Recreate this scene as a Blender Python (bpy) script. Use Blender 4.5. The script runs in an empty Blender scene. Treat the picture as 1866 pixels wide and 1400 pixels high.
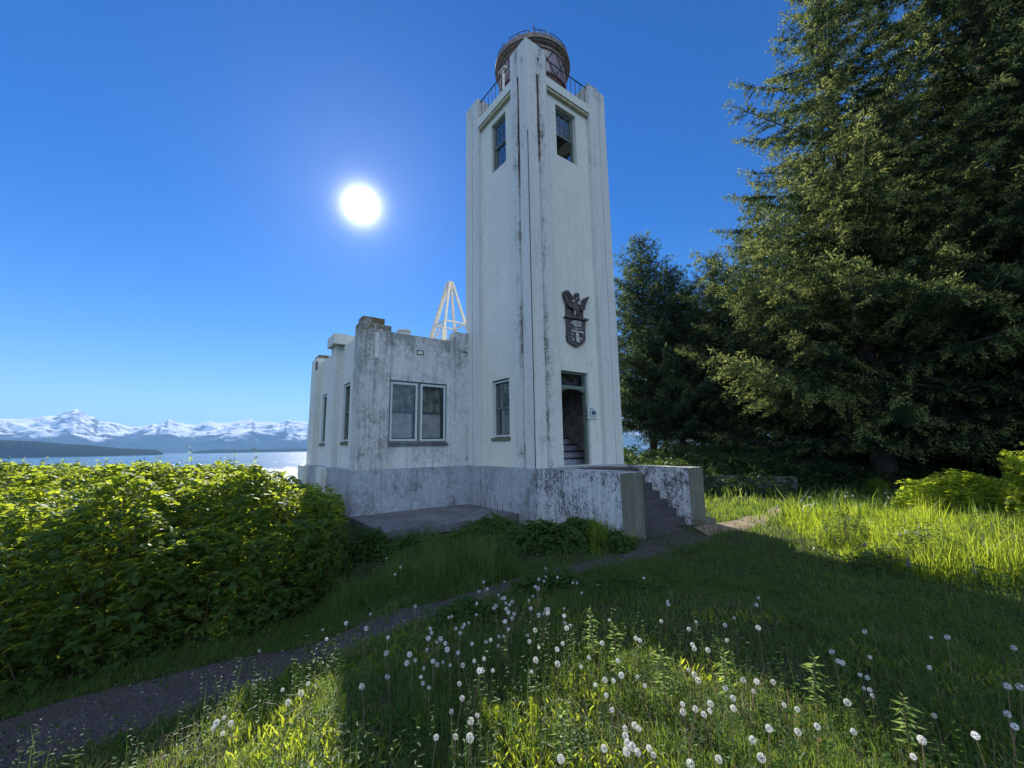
import bpy, math, random
import numpy as np
from mathutils import Vector, Matrix, noise as mnoise
R = math.radians
random.seed(7)
rng = np.random.default_rng(11)
scene = bpy.context.scene
col = scene.collection

# ------------------------------------------------------------------ camera
EYE = 1.98
HAZE = 7.2e-5
CLOUD_FILL = 0.62  # strength of the added fill light in the unseen sky
FPX, PITCH, ROLL = 750.0, R(8.678), R(0.90)
cam_d = bpy.data.cameras.new('camera')
cam = bpy.data.objects.new('camera', cam_d)
col.objects.link(cam)
cam_d.sensor_width = 36
cam_d.lens = 36 * FPX / 1866
cam_d.clip_start = 0.05
cam_d.clip_end = 200000
_r0 = Vector((1, 0, 0))
_u0 = Vector((0, -math.sin(PITCH), math.cos(PITCH)))
_f0 = Vector((0, math.cos(PITCH), math.sin(PITCH)))
_cr, _sr = math.cos(ROLL), math.sin(ROLL)
_rr = _cr * _r0 - _sr * _u0
_uu = _sr * _r0 + _cr * _u0
M = Matrix((_rr, _uu, -_f0)).transposed().to_4x4()
M.translation = Vector((0, 0, EYE))
cam.matrix_world = M
scene.camera = cam

# ------------------------------------------------------------------ sky and sun
SUN_AZ, SUN_EL = R(-21.3), R(30.6)
sdir = Vector((math.sin(SUN_AZ) * math.cos(SUN_EL), math.cos(SUN_AZ) * math.cos(SUN_EL), math.sin(SUN_EL)))
SKY_STRENGTH = 0.044
world = bpy.data.worlds.new('World')
scene.world = world
world.use_nodes = True
wn, wl = world.node_tree.nodes, world.node_tree.links
wn.clear()
def wnode(t, **k):
    n = wn.new(t)
    for a, b in k.items():
        setattr(n, a, b)
    return n
sky = wnode('ShaderNodeTexSky', sky_type='NISHITA', sun_disc=False, sun_elevation=SUN_EL, sun_rotation=SUN_AZ,
            altitude=0, air_density=1.0, dust_density=0.0, ozone_density=4.0)
hsv = wnode('ShaderNodeHueSaturation')
hsv.inputs['Saturation'].default_value = 1.38
hsv.inputs['Hue'].default_value = 0.515
wl.new(sky.outputs[0], hsv.inputs['Color'])
bg = wnode('ShaderNodeBackground')
bg.inputs['Strength'].default_value = SKY_STRENGTH
wl.new(hsv.outputs[0], bg.inputs['Color'])
# the sun's own disc and the bright air around it
tc = wnode('ShaderNodeTexCoord')
dot = wnode('ShaderNodeVectorMath', operation='DOT_PRODUCT')
dot.inputs[1].default_value = sdir
wl.new(tc.outputs['Generated'], dot.inputs[0])
ac = wnode('ShaderNodeMath', operation='ARCCOSINE', use_clamp=False)
wl.new(dot.outputs['Value'], ac.inputs[0])
def wexp(width, amp):
    a = wnode('ShaderNodeMath', operation='DIVIDE'); a.inputs[1].default_value = -width
    wl.new(ac.outputs[0], a.inputs[0])
    b = wnode('ShaderNodeMath', operation='EXPONENT'); wl.new(a.outputs[0], b.inputs[0])
    c = wnode('ShaderNodeMath', operation='MULTIPLY'); c.inputs[1].default_value = amp
    wl.new(b.outputs[0], c.inputs[0])
    return c
g1, g2 = wexp(0.0125, 6.0), wexp(0.14, 0.09)
gs = wnode('ShaderNodeMath', operation='ADD')
wl.new(g1.outputs[0], gs.inputs[0]); wl.new(g2.outputs[0], gs.inputs[1])
bg2 = wnode('ShaderNodeBackground')
bg2.inputs['Color'].default_value = (0.97, 0.97, 1.0, 1)
wl.new(gs.outputs[0], bg2.inputs['Strength'])
adds0 = wnode('ShaderNodeAddShader')
wl.new(bg.outputs[0], adds0.inputs[0]); wl.new(bg2.outputs[0], adds0.inputs[1])
# fill light added to lift the shade: cloudy patches of sky behind the camera
sepd = wnode('ShaderNodeSeparateXYZ'); wl.new(tc.outputs['Generated'], sepd.inputs[0])
def wmap(src, a, b):
    m = wnode('ShaderNodeMapRange', interpolation_type='SMOOTHSTEP'); m.inputs['From Min'].default_value = a; m.inputs['From Max'].default_value = b
    wl.new(src, m.inputs['Value']); return m.outputs[0]
def wmul(a, b):
    m = wnode('ShaderNodeMath', operation='MULTIPLY')
    for k, v in enumerate((a, b)):
        if isinstance(v, float): m.inputs[k].default_value = v
        else: wl.new(v, m.inputs[k])
    return m.outputs[0]
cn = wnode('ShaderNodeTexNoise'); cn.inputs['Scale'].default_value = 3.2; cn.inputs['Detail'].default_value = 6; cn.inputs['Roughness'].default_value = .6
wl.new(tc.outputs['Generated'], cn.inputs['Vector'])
cloud_fill = wmul(wmul(wmap(cn.outputs[0], 0.36, 0.58), wmap(sepd.outputs[1], -0.02, -0.35)), wmul(wmap(sepd.outputs[2], 0.05, 0.22), CLOUD_FILL))
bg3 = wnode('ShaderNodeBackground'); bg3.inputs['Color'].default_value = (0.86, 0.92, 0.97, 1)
wl.new(cloud_fill, bg3.inputs['Strength'])
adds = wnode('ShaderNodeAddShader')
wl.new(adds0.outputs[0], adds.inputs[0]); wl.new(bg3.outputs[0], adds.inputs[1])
wout = wnode('ShaderNodeOutputWorld')
wl.new(adds.outputs[0], wout.inputs['Surface'])

sun_d = bpy.data.lights.new('sun', 'SUN')
sun_d.energy = 4.0
sun_d.angle = R(0.53)
sun_d.color = (1.0, 0.93, 0.80)
sun = bpy.data.objects.new('sun', sun_d)
sun.rotation_euler = sdir.to_track_quat('Z', 'Y').to_euler()
sun.location = (0, 0, 60)
col.objects.link(sun)
scene.view_settings.view_transform = 'Standard'
scene.view_settings.look = 'None'
scene.view_settings.exposure = 1.6
scene.view_settings.gamma = 1.0
scene.render.engine = 'CYCLES'
scene.cycles.max_bounces = 8
scene.cycles.diffuse_bounces = 3
scene.cycles.glossy_bounces = 3
scene.cycles.transmission_bounces = 6
scene.cycles.transparent_max_bounces = 12
scene.cycles.volume_bounces = 0
scene.cycles.sample_clamp_indirect = 4
scene.cycles.use_denoising = True

# ------------------------------------------------------------------ tagging and mesh helpers
def tag(o, label=None, cat=None, group=None, kind=None):
    if label: o['label'] = label
    if cat: o['category'] = cat
    if group: o['group'] = group
    if kind: o['kind'] = kind
    return o

def empty(name, loc=(0, 0, 0), rz=0.0):
    o = bpy.data.objects.new(name, None)
    o.location = loc
    o.rotation_euler = (0, 0, rz)
    o.empty_display_size = 0.2
    col.objects.link(o)
    return o

def np_mesh(name, verts, faces_list, smooth=False):
    """faces_list: arrays of shape (n, k)"""
    me = bpy.data.meshes.new(name)
    verts = np.asarray(verts, dtype=np.float32).reshape(-1, 3)
    me.vertices.add(len(verts))
    me.vertices.foreach_set('co', verts.ravel())
    idx = np.concatenate([np.asarray(f, dtype=np.int32).ravel() for f in faces_list])
    tot = np.concatenate([np.full(len(f), np.asarray(f).shape[1], dtype=np.int32) for f in faces_list])
    start = np.concatenate([[0], np.cumsum(tot)[:-1]]).astype(np.int32)
    me.loops.add(len(idx))
    me.loops.foreach_set('vertex_index', idx)
    me.polygons.add(len(tot))
    me.polygons.foreach_set('loop_start', start)
    me.polygons.foreach_set('loop_total', tot)
    if smooth:
        me.polygons.foreach_set('use_smooth', np.ones(len(tot), dtype=bool))
    me.update(calc_edges=True)
    return me

def link(name, me, mat, parent=None):
    o = bpy.data.objects.new(name, me)
    if mat is not None and not me.materials:
        me.materials.append(mat)
    if parent is not None:
        o.parent = parent
    col.objects.link(o)
    return o

class MB:
    """collects polygons, builds one mesh object"""
    def __init__(s, k=1.0):
        s.v, s.f, s.k = [], [], k
    def box(s, x0, x1, y0, y1, z0, z1):
        i = len(s.v)
        for z in (z0, z1):
            for x, y in ((x0, y0), (x1, y0), (x1, y1), (x0, y1)):
                s.v.append((x * s.k, y * s.k, z * s.k))
        for q in ((3, 2, 1, 0), (4, 5, 6, 7), (0, 1, 5, 4), (1, 2, 6, 5), (2, 3, 7, 6), (3, 0, 4, 7)):
            s.f.append([i + a for a in q])
        return s
    def prism(s, pts, z0, z1):
        """plan polygon (ccw) extruded upwards"""
        i, n = len(s.v), len(pts)
        for z in (z0, z1):
            for x, y in pts:
                s.v.append((x * s.k, y * s.k, z * s.k))
        s.f.append([i + a for a in reversed(range(n))])
        s.f.append([i + n + a for a in range(n)])
        for a in range(n):
            b = (a + 1) % n
            s.f.append([i + a, i + b, i + n + b, i + n + a])
        return s
    def fn(s, verts, faces):
        i = len(s.v)
        s.v += [tuple(c * s.k for c in p) for p in verts]
        s.f += [[i + a for a in f] for f in faces]
        return s
    def tube(s, p0, p1, r0, r1=None, n=6, caps=True):
        r1 = r0 if r1 is None else r1
        p0, p1 = Vector(p0), Vector(p1)
        d = (p1 - p0).normalized()
        a = d.orthogonal().normalized(); b = d.cross(a)
        i = len(s.v)
        for p, r in ((p0, r0), (p1, r1)):
            for k in range(n):
                t = 2 * math.pi * k / n
                q = p + (a * math.cos(t) + b * math.sin(t)) * r
                s.v.append(tuple(c * s.k for c in q))
        for k in range(n):
            m = (k + 1) % n
            s.f.append([i + k, i + m, i + n + m, i + n + k])
        if caps:
            s.f.append([i + k for k in reversed(range(n))])
            s.f.append([i + n + k for k in range(n)])
        return s
    def lathe(s, cx, cy, prof, n=40, closed=False, a0=0.0, a1=2 * math.pi):
        i = len(s.v); m = len(prof)
        full = abs(a1 - a0 - 2 * math.pi) < 1e-6
        cnt = n if full else n + 1
        for k in range(cnt):
            t = a0 + (a1 - a0) * k / n
            for r, z in prof:
                s.v.append(((cx + r * math.cos(t)) * s.k, (cy + r * math.sin(t)) * s.k, z * s.k))
        for k in range(n):
            k2 = (k + 1) % cnt
            for j in range(m if closed else m - 1):
                j2 = (j + 1) % m
                s.f.append([i + k * m + j, i + k2 * m + j, i + k2 * m + j2, i + k * m + j2])
        return s
    def build(s, name, mat, parent=None, smooth=False):
        me = bpy.data.meshes.new(name)
        me.from_pydata(s.v, [], s.f)
        if smooth:
            me.polygons.foreach_set('use_smooth', np.ones(len(me.polygons), dtype=bool))
        me.update()
        return link(name, me, mat, parent)

def copy_tree(o, parent=None):
    c = o.copy(); col.objects.link(c)
    if parent is not None: c.parent = parent
    for ch in list(o.children): copy_tree(ch, c)
    return c

# ------------------------------------------------------------------ materials
class NT:
    def __init__(s, name):
        s.m = bpy.data.materials.new(name)
        s.m.use_nodes = True
        s.t = s.m.node_tree
        s.t.nodes.clear()
        s.out = s.t.nodes.new('ShaderNodeOutputMaterial')
    def n(s, ty, ins=None, **kw):
        nd = s.t.nodes.new(ty)
        for a, b in kw.items(): setattr(nd, a, b)
        for a, b in (ins or {}).items():
            if hasattr(b, 'is_output') or isinstance(b, bpy.types.NodeSocket): s.t.links.new(b, nd.inputs[a])
            else: nd.inputs[a].default_value = b
        return nd
    def math(s, op, a, b=0.0, clamp=False):
        return s.n('ShaderNodeMath', {0: a, 1: b}, operation=op, use_clamp=clamp).outputs[0]
    def noise(s, vec, scale, detail=4, rough=0.5, dist=0.0):
        return s.n('ShaderNodeTexNoise', {'Vector': vec, 'Scale': scale, 'Detail': detail, 'Roughness': rough, 'Distortion': dist}).outputs[0]
    def ramp(s, fac, stops, interp='LINEAR'):
        r = s.n('ShaderNodeValToRGB', {'Fac': fac})
        e = r.color_ramp.elements
        r.color_ramp.interpolation = interp
        while len(e) < len(stops): e.new(0.5)
        for el, (p, c) in zip(e, stops):
            el.position = p
            el.color = c if len(c) == 4 else (*c, 1)
        return r.outputs[0]
    def step(s, val, a, b):
        return s.n('ShaderNodeMapRange', {'Value': val, 'From Min': a, 'From Max': b, 'To Min': 0.0, 'To Max': 1.0}).outputs[0]
    def mix(s, fac, a, b, mode='MIX'):
        nd = s.t.nodes.new('ShaderNodeMix')
        nd.data_type = 'RGBA'; nd.blend_type = mode
        for k, v in ((0, fac), (6, a), (7, b)):
            if isinstance(v, bpy.types.NodeSocket): s.t.links.new(v, nd.inputs[k])
            elif k == 0: nd.inputs[k].default_value = v
            else: nd.inputs[k].default_value = (*v, 1) if len(v) == 3 else v
        return nd.outputs[2]
    def done(s, shader):
        s.t.links.new(shader, s.out.inputs['Surface'])
        return s.m

def c4(c): return (*c, 1)

def simple(name, color, rough=0.6, metal=0.0, var=0.15, scale=20.0, spec=0.5):
    t = NT(name)
    tc = t.n('ShaderNodeTexCoord').outputs['Object']
    nz = t.noise(tc, scale, 5, 0.6)
    dark = tuple(c * (1 - var * 1.6) for c in color); lite = tuple(min(1, c * (1 + var)) for c in color)
    cc = t.ramp(nz, [(0.35, dark), (0.65, lite)])
    b = t.n('ShaderNodeBump', {'Height': nz, 'Strength': 0.15, 'Distance': 0.01})
    p = t.n('ShaderNodeBsdfPrincipled', {'Base Color': cc, 'Roughness': rough, 'Metallic': metal, 'Normal': b.outputs[0], 'Specular IOR Level': spec})
    return t.done(p.outputs[0])

def concrete(name, paint=(0.66, 0.68, 0.64), grime=0.5, peel=0.5, dark=(0.10, 0.105, 0.09), tops=None, band=False, streak=0.6, moss=0.0, mott=(0.44, 0.62)):
    """weathered white paint on concrete: streaks, blistered patches, lichen"""
    t = NT(name)
    tc = t.n('ShaderNodeTexCoord').outputs['Object']
    mp = t.n('ShaderNodeMapping', {'Vector': tc, 'Scale': (7.0, 7.0, 0.45)}).outputs[0]
    mp2 = t.n('ShaderNodeMapping', {'Vector': tc, 'Scale': (1.0, 1.0, 0.68)}).outputs[0]
    sep = t.n('ShaderNodeSeparateXYZ', {0: tc})
    X, Y, Z = sep.outputs
    big = t.noise(tc, 0.9, 4, 0.6)
    st = t.noise(mp, 1.0, 6, 0.65, 0.3)
    fine = t.noise(mp2, 34, 7, 0.72, 0.5)
    mid = t.noise(mp2, 5.5, 6, 0.7, 0.8)
    grain = t.noise(tc, 90, 3, 0.6)
    base = t.mix(t.step(big, 0.35, 0.65), tuple(c * 0.88 for c in paint), paint)
    base = t.mix(t.math('MULTIPLY', t.step(st, 0.48, 0.72), streak), base, tuple(c * 0.50 for c in (paint[0] * 0.98, paint[1], paint[2] * 1.0)))
    base = t.mix(t.math('MULTIPLY', t.step(grain, 0.3, 0.7), 0.14), base, tuple(c * 0.6 for c in paint))
    mot = t.noise(mp2, 11, 6, 0.75, 0.4)
    base = t.mix(t.math('MULTIPLY', t.step(t.math('ADD', mot, t.math('MULTIPLY', t.math('SUBTRACT', big, 0.5), 0.5)), *mott), grime * 0.55), base, tuple(c * k for c, k in zip(paint, (0.50, 0.54, 0.58))))
    # where the paint has let go
    s1 = t.math('ADD', t.math('MULTIPLY', fine, 0.62), t.math('MULTIPLY', mid, 0.38))
    s1 = t.math('ADD', s1, t.math('MULTIPLY', t.math('SUBTRACT', big, 0.5), 0.35))
    s1 = t.math('ADD', s1, t.math('MULTIPLY', t.math('SUBTRACT', st, 0.5), 0.25))
    if band:      # blistering runs down the near corner of the tower
        da = t.math('ABSOLUTE', t.math('SUBTRACT', t.math('MAXIMUM', X, Y), 0.50))
        bd = t.math('SUBTRACT', 1.0, t.math('DIVIDE', da, 0.17), clamp=True)
        lim = t.step(t.math('MAXIMUM', X, Y), 0.95, 0.85)
        s1 = t.math('ADD', s1, t.math('MULTIPLY', t.math('MULTIPLY', bd, lim), 0.085))
    if tops is not None:
        tp = t.step(Z, tops - 0.9, tops)
        s1 = t.math('ADD', s1, t.math('MULTIPLY', tp, 0.09))
    th = 0.66 - 0.16 * peel
    pm = t.step(s1, th, th + 0.03)
    halo = t.step(s1, th - 0.07, th + 0.02)
    base = t.mix(t.math('MULTIPLY', halo, grime), base, tuple(c * 0.42 for c in paint))
    dk = t.mix(t.noise(tc, 14, 4, 0.7), dark, tuple(c * 2.3 for c in dark))
    base = t.mix(pm, base, dk)
    if moss:
        mm = t.step(t.math('ADD', t.noise(tc, 6, 5, 0.7), t.math('MULTIPLY', t.step(Z, (tops or 0) - 0.5, (tops or 0)), 0.22)), 0.70 - 0.1 * moss, 0.76)
        base = t.mix(mm, base, (0.13, 0.10, 0.035))
    if band:
        # rust washed out of the chase near the parapet, on both faces
        for a, b, z0 in ((X, Y, 8.4), (Y, X, 7.6)):
            wob = t.math('MULTIPLY', t.math('SUBTRACT', t.noise(mp, 2.2, 4, 0.6), 0.5), 0.06)
            q = t.math('ABSOLUTE', t.math('SUBTRACT', t.math('ADD', a, wob), 0.415))
            w = t.step(q, 0.052, 0.040)
            w = t.math('MULTIPLY', w, t.step(b, 0.12, 0.08))
            w = t.math('MULTIPLY', w, t.step(t.math('ADD', Z, t.math('MULTIPLY', mid, 3.0)), z0 + 1.3, z0 + 2.4))
            w = t.math('MULTIPLY', w, t.step(Z, 11.50, 11.46))
            base = t.mix(w, base, t.mix(mid, (0.05, 0.03, 0.025), (0.17, 0.10, 0.085)))
    h = t.math('SUBTRACT', t.math('MULTIPLY', fine, 0.5), t.math('MULTIPLY', pm, 0.6))
    h = t.math('ADD', h, t.math('MULTIPLY', grain, 0.3))
    b = t.n('ShaderNodeBump', {'Height': h, 'Strength': 0.55, 'Distance': 0.012})
    p = t.n('ShaderNodeBsdfPrincipled', {'Base Color': base, 'Roughness': 0.82, 'Normal': b.outputs[0], 'Specular IOR Level': 0.3})
    return t.done(p.outputs[0])

def leaf_mat(name, refl_a, refl_b, trans, tw=0.5, rough=0.45, clump=1.2, gloss=0.03, zgrad=None):
    """leaves: diffuse front, light passing through, a little gloss; tone varies by leaf and by clump"""
    t = NT(name)
    geo = t.n('ShaderNodeNewGeometry')
    ri = geo.outputs['Random Per Island']
    pos = geo.outputs['Position']
    nz = t.noise(pos, clump, 3, 0.6)
    f = t.math('ADD', t.math('MULTIPLY', ri, 0.6), t.math('MULTIPLY', t.step(nz, 0.3, 0.7), 0.4))
    cc = t.mix(f, refl_a, refl_b)
    tr = t.mix(f, tuple(c * 0.65 for c in trans), trans)
    d = t.n('ShaderNodeBsdfDiffuse', {'Color': cc})
    tl = t.n('ShaderNodeBsdfTranslucent', {'Color': tr})
    m = t.n('ShaderNodeMixShader', {0: tw, 1: d.outputs[0], 2: tl.outputs[0]})
    g = t.n('ShaderNodeBsdfGlossy', {'Color': (0.9, 0.95, 1.0, 1), 'Roughness': rough})
    fr = t.n('ShaderNodeFresnel', {'IOR': 1.4})
    gf = t.math('MULTIPLY', fr.outputs[0], gloss * 6, clamp=True)
    m2 = t.n('ShaderNodeMixShader', {0: gf, 1: m.outputs[0], 2: g.outputs[0]})
    return t.done(m2.outputs[0])

MAT = {}
MAT['tower'] = concrete('painted_concrete_tower', paint=(0.70, 0.72, 0.64), grime=0.35, peel=0.12, streak=0.14)
MAT['pier'] = concrete('painted_concrete_corner', grime=0.5, peel=0.34, streak=0.28, band=True)
MAT['pier2'] = concrete('painted_concrete_pier', grime=0.4, peel=0.2, streak=0.25, tops=12.5)
MAT['wing'] = concrete('painted_concrete_wing', paint=(0.66, 0.675, 0.65), grime=0.7, dark=(0.15, 0.16, 0.15), peel=0.45, streak=0.5, tops=3.9)
MAT['wing_pier'] = concrete('lichen_concrete', paint=(0.60, 0.61, 0.58), grime=0.9, dark=(0.12, 0.13, 0.12), peel=0.66, streak=0.8, tops=4.1, moss=0.8)
MAT['wing_side'] = concrete('painted_concrete_side', grime=0.4, peel=0.22, streak=0.35)
MAT['plinth'] = concrete('plinth_concrete', paint=(0.46, 0.50, 0.54), grime=1.3, peel=0.5, streak=0.5, mott=(0.36, 0.58))
MAT['porch'] = concrete('porch_concrete', paint=(0.62, 0.65, 0.67), grime=0.75, peel=0.92, dark=(0.05, 0.05, 0.05), streak=0.6)
MAT['mossy'] = concrete('mossy_concrete', paint=(0.20, 0.21, 0.18), grime=0.9, peel=1.05, dark=(0.085, 0.09, 0.06), streak=0.9)
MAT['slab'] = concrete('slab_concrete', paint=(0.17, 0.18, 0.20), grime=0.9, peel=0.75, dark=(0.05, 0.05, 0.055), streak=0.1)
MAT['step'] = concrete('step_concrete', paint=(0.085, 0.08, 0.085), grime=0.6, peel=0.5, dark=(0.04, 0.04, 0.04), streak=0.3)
MAT['inside'] = simple('interior_plaster', (0.42, 0.38, 0.33), 0.9, scale=4, var=0.3)
MAT['frame_dark'] = simple('weathered_green_wood', (0.13, 0.17, 0.15), 0.6, scale=30)
MAT['frame_light'] = simple('pale_window_frame', (0.50, 0.56, 0.56), 0.5, scale=30, var=0.1)
MAT['iron'] = simple('rusty_iron', (0.055, 0.045, 0.045), 0.6, metal=0.4, scale=40)
MAT['red'] = simple('dark_red_metal', (0.085, 0.025, 0.022), 0.5, scale=8, var=0.3)
MAT['roofm'] = simple('brown_roof_metal', (0.19, 0.15, 0.125), 0.6, scale=8, var=0.3)
MAT['whitemetal'] = simple('off_white_metal', (0.70, 0.67, 0.60), 0.5, scale=14)
MAT['curtain'] = simple('faded_board', (0.72, 0.60, 0.57), 0.9, scale=5, var=0.15)
MAT['yellowed'] = simple('yellowed_soffit', (0.50, 0.46, 0.30), 0.8, scale=10, var=0.2)
def glass_mat():
    t = NT('window_glass')
    g = t.n('ShaderNodeBsdfGlossy', {'Color': (1, 1, 1, 1), 'Roughness': 0.02})
    tr = t.n('ShaderNodeBsdfTransparent', {'Color': (0.80, 0.85, 0.86, 1)})
    fr = t.n('ShaderNodeFresnel', {'IOR': 1.5})
    f = t.math('MULTIPLY', fr.outputs[0], 0.7)
    m = t.n('ShaderNodeMixShader', {0: f, 1: tr.outputs[0], 2: g.outputs[0]})
    return t.done(m.outputs[0])
MAT['glass'] = glass_mat()
def lantern_glass():
    t = NT('lantern_glazing')
    tc = t.n('ShaderNodeTexCoord').outputs['Object']
    nz = t.noise(tc, 3, 4, 0.6)
    d = t.n('ShaderNodeBsdfTranslucent', {'Color': (0.72, 0.62, 0.64, 1)})
    d2 = t.n('ShaderNodeBsdfDiffuse', {'Color': (0.55, 0.50, 0.54, 1)})
    g = t.n('ShaderNodeBsdfGlossy', {'Roughness': 0.05})
    m0 = t.n('ShaderNodeMixShader', {0: 0.5, 1: d.outputs[0], 2: d2.outputs[0]})
    tr = t.n('ShaderNodeBsdfTransparent', {'Color': (0.9, 0.9, 0.93, 1)})
    m1 = t.n('ShaderNodeMixShader', {0: t.math('ADD', t.math('MULTIPLY', nz, 0.2), 0.25), 1: m0.outputs[0], 2: tr.outputs[0]})
    m = t.n('ShaderNodeMixShader', {0: 0.1, 1: m1.outputs[0], 2: g.outputs[0]})
    return t.done(m.outputs[0])
MAT['lantern'] = lantern_glass()
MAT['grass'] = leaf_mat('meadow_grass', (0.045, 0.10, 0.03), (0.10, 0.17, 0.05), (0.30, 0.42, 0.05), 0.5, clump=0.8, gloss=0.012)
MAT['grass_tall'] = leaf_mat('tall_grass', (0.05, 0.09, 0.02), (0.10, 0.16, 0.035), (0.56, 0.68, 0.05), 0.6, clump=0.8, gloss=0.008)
MAT['straw'] = leaf_mat('dry_grass', (0.20, 0.17, 0.10), (0.34, 0.29, 0.18), (0.40, 0.34, 0.2), 0.4, gloss=0.008)
MAT['weeds'] = leaf_mat('weed_leaves', (0.03, 0.07, 0.02), (0.06, 0.12, 0.03), (0.28, 0.42, 0.05), 0.5)
MAT['hedge'] = leaf_mat('salmonberry_leaves', (0.022, 0.058, 0.024), (0.06, 0.115, 0.03), (0.64, 0.76, 0.05), 0.52, rough=0.45, gloss=0.025)
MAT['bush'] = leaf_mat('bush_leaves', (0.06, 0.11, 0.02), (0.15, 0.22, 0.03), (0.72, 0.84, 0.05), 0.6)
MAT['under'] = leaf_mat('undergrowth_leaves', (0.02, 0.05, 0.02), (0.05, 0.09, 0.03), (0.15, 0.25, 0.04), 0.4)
MAT['spruce'] = leaf_mat('spruce_needles', (0.018, 0.042, 0.024), (0.05, 0.085, 0.042), (0.12, 0.17, 0.06), 0.28, clump=0.9, gloss=0.0)
MAT['spruce_tip'] = leaf_mat('spruce_new_growth', (0.12, 0.165, 0.06), (0.34, 0.36, 0.13), (0.46, 0.52, 0.15), 0.33, clump=0.9, gloss=0.0)
MAT['spruce_b'] = leaf_mat('young_spruce_needles', (0.018, 0.038, 0.026), (0.04, 0.07, 0.04), (0.10, 0.15, 0.06), 0.3, clump=0.7, gloss=0.0)
MAT['spruce_b_tip'] = leaf_mat('young_spruce_new_growth', (0.05, 0.095, 0.055), (0.13, 0.18, 0.08), (0.28, 0.36, 0.11), 0.34, clump=0.7, gloss=0.0)
MAT['lupin_leaf'] = leaf_mat('lupine_leaves', (0.03, 0.07, 0.03), (0.06, 0.11, 0.05), (0.25, 0.36, 0.07), 0.45)
MAT['lupin'] = leaf_mat('lupine_flowers', (0.16, 0.14, 0.34), (0.40, 0.37, 0.60), (0.3, 0.27, 0.5), 0.4)
MAT['dark_spike'] = leaf_mat('dry_lupine_pods', (0.03, 0.02, 0.03), (0.07, 0.045, 0.06), (0.1, 0.05, 0.08), 0.2)
MAT['fireweed'] = leaf_mat('fireweed_leaves', (0.06, 0.12, 0.05), (0.12, 0.20, 0.08), (0.45, 0.62, 0.16), 0.5, rough=0.3)
MAT['bark'] = simple('spruce_bark', (0.060, 0.045, 0.035), 0.9, scale=9, var=0.4)
MAT['twig'] = simple('brown_twigs', (0.07, 0.045, 0.03), 0.8, scale=30, var=0.3)
MAT['stem'] = leaf_mat('flower_stems', (0.16, 0.13, 0.08), (0.28, 0.20, 0.13), (0.35, 0.3, 0.15), 0.3)
MAT['greenstem'] = leaf_mat('green_stems', (0.06, 0.10, 0.03), (0.09, 0.14, 0.04), (0.2, 0.3, 0.05), 0.3)
def puff():
    t = NT('seed_fluff')
    geo = t.n('ShaderNodeNewGeometry')
    tc = t.n('ShaderNodeTexCoord').outputs['Object']
    v = t.n('ShaderNodeTexVoronoi', {'Vector': tc, 'Scale': 150.0}).outputs['Distance']
    d = t.n('ShaderNodeBsdfDiffuse', {'Color': (0.80, 0.80, 0.78, 1)})
    tl = t.n('ShaderNodeBsdfTranslucent', {'Color': (0.85, 0.85, 0.82, 1)})
    m = t.n('ShaderNodeMixShader', {0: 0.5, 1: d.outputs[0], 2: tl.outputs[0]})
    tr = t.n('ShaderNodeBsdfTransparent')
    lw = t.n('ShaderNodeLayerWeight', {'Blend': 0.4}).outputs['Facing']
    f = t.math('ADD', t.math('MULTIPLY', t.step(v, 0.55, 0.15), 0.30), t.math('MULTIPLY', lw, 0.45), clamp=True)
    m2 = t.n('ShaderNodeMixShader', {0: f, 1: tr.outputs[0], 2: m.outputs[0]})
    return t.done(m2.outputs[0])
MAT['puff'] = puff()

# ------------------------------------------------------------------ terrain
def sm(x, a, b):
    t = np.clip((np.asarray(x, float) - a) / (b - a), 0, 1)
    return t * t * (3 - 2 * t)
WATER = -14.0
def gz(x, y):
    x = np.asarray(x, float); y = np.asarray(y, float)
    z = 0.006 * np.clip(y, -4, 10.0)
    z = z + 0.05 * np.sin(x * 0.9 + 0.6) * np.cos(y * 0.7 + 1.0) * sm(np.hypot(x, y), 0, 3) + 0.02 * np.sin(x * 2.3 + y * 1.7)
    z = z - 0.45 * sm(-x - 0.12 * (y - 3), 0.9, 2.6) * (1 - sm(y, 6, 9.5))
    # falls to the sea on the left and behind the building; a headland carries the trees to the right
    d_left = -(x + 5.5) - 0.35 * (y - 5)
    d_back = (y - 19) - 1.1 * np.clip(x - 2, -20, 22)
    d_right = (y - 60) + 0 * x
    d = np.maximum(np.maximum(d_left, d_back), d_right)
    far = np.hypot(x, y)
    z = z - 0.5 * np.clip(d, 0, 45) * sm(d, 0, 6)
    z = np.maximum(z, -17.5)
    return z

def pray(px, py):
    a, b = px - 933, py - 700
    X = a * _cr - b * _sr
    Y = a * _sr + b * _cr
    v = -Y / FPX
    c, s = math.cos(PITCH), math.sin(PITCH)
    return (X / FPX, c - v * s, s + v * c)

def at(px, py, h=0.0):
    """point where the sight line of that pixel is h above the ground"""
    r = pray(px, py)
    t = (EYE - h) / max(1e-3, -r[2])
    for _ in range(12):
        z = float(gz(r[0] * t, r[1] * t)) + h
        t = 0.5 * t + 0.5 * (EYE - z) / max(1e-3, -r[2])
    return (r[0] * t, r[1] * t, float(gz(r[0] * t, r[1] * t)))

# building frame
U = 0.82
YAW = R(36.82)
BC = (0.6796 * U, 12.7625 * U, EYE - 0.6723 * U)
_cy, _sy = math.cos(YAW), math.sin(YAW)
def bw(a, b, c=0.0):
    return (BC[0] + U * (a * _cy - b * _sy), BC[1] + U * (a * _sy + b * _cy), BC[2] + U * c)
def to_b(x, y):
    dx, dy = (np.asarray(x) - BC[0]) / U, (np.asarray(y) - BC[1]) / U
    return dx * _cy + dy * _sy, -dx * _sy + dy * _cy

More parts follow.
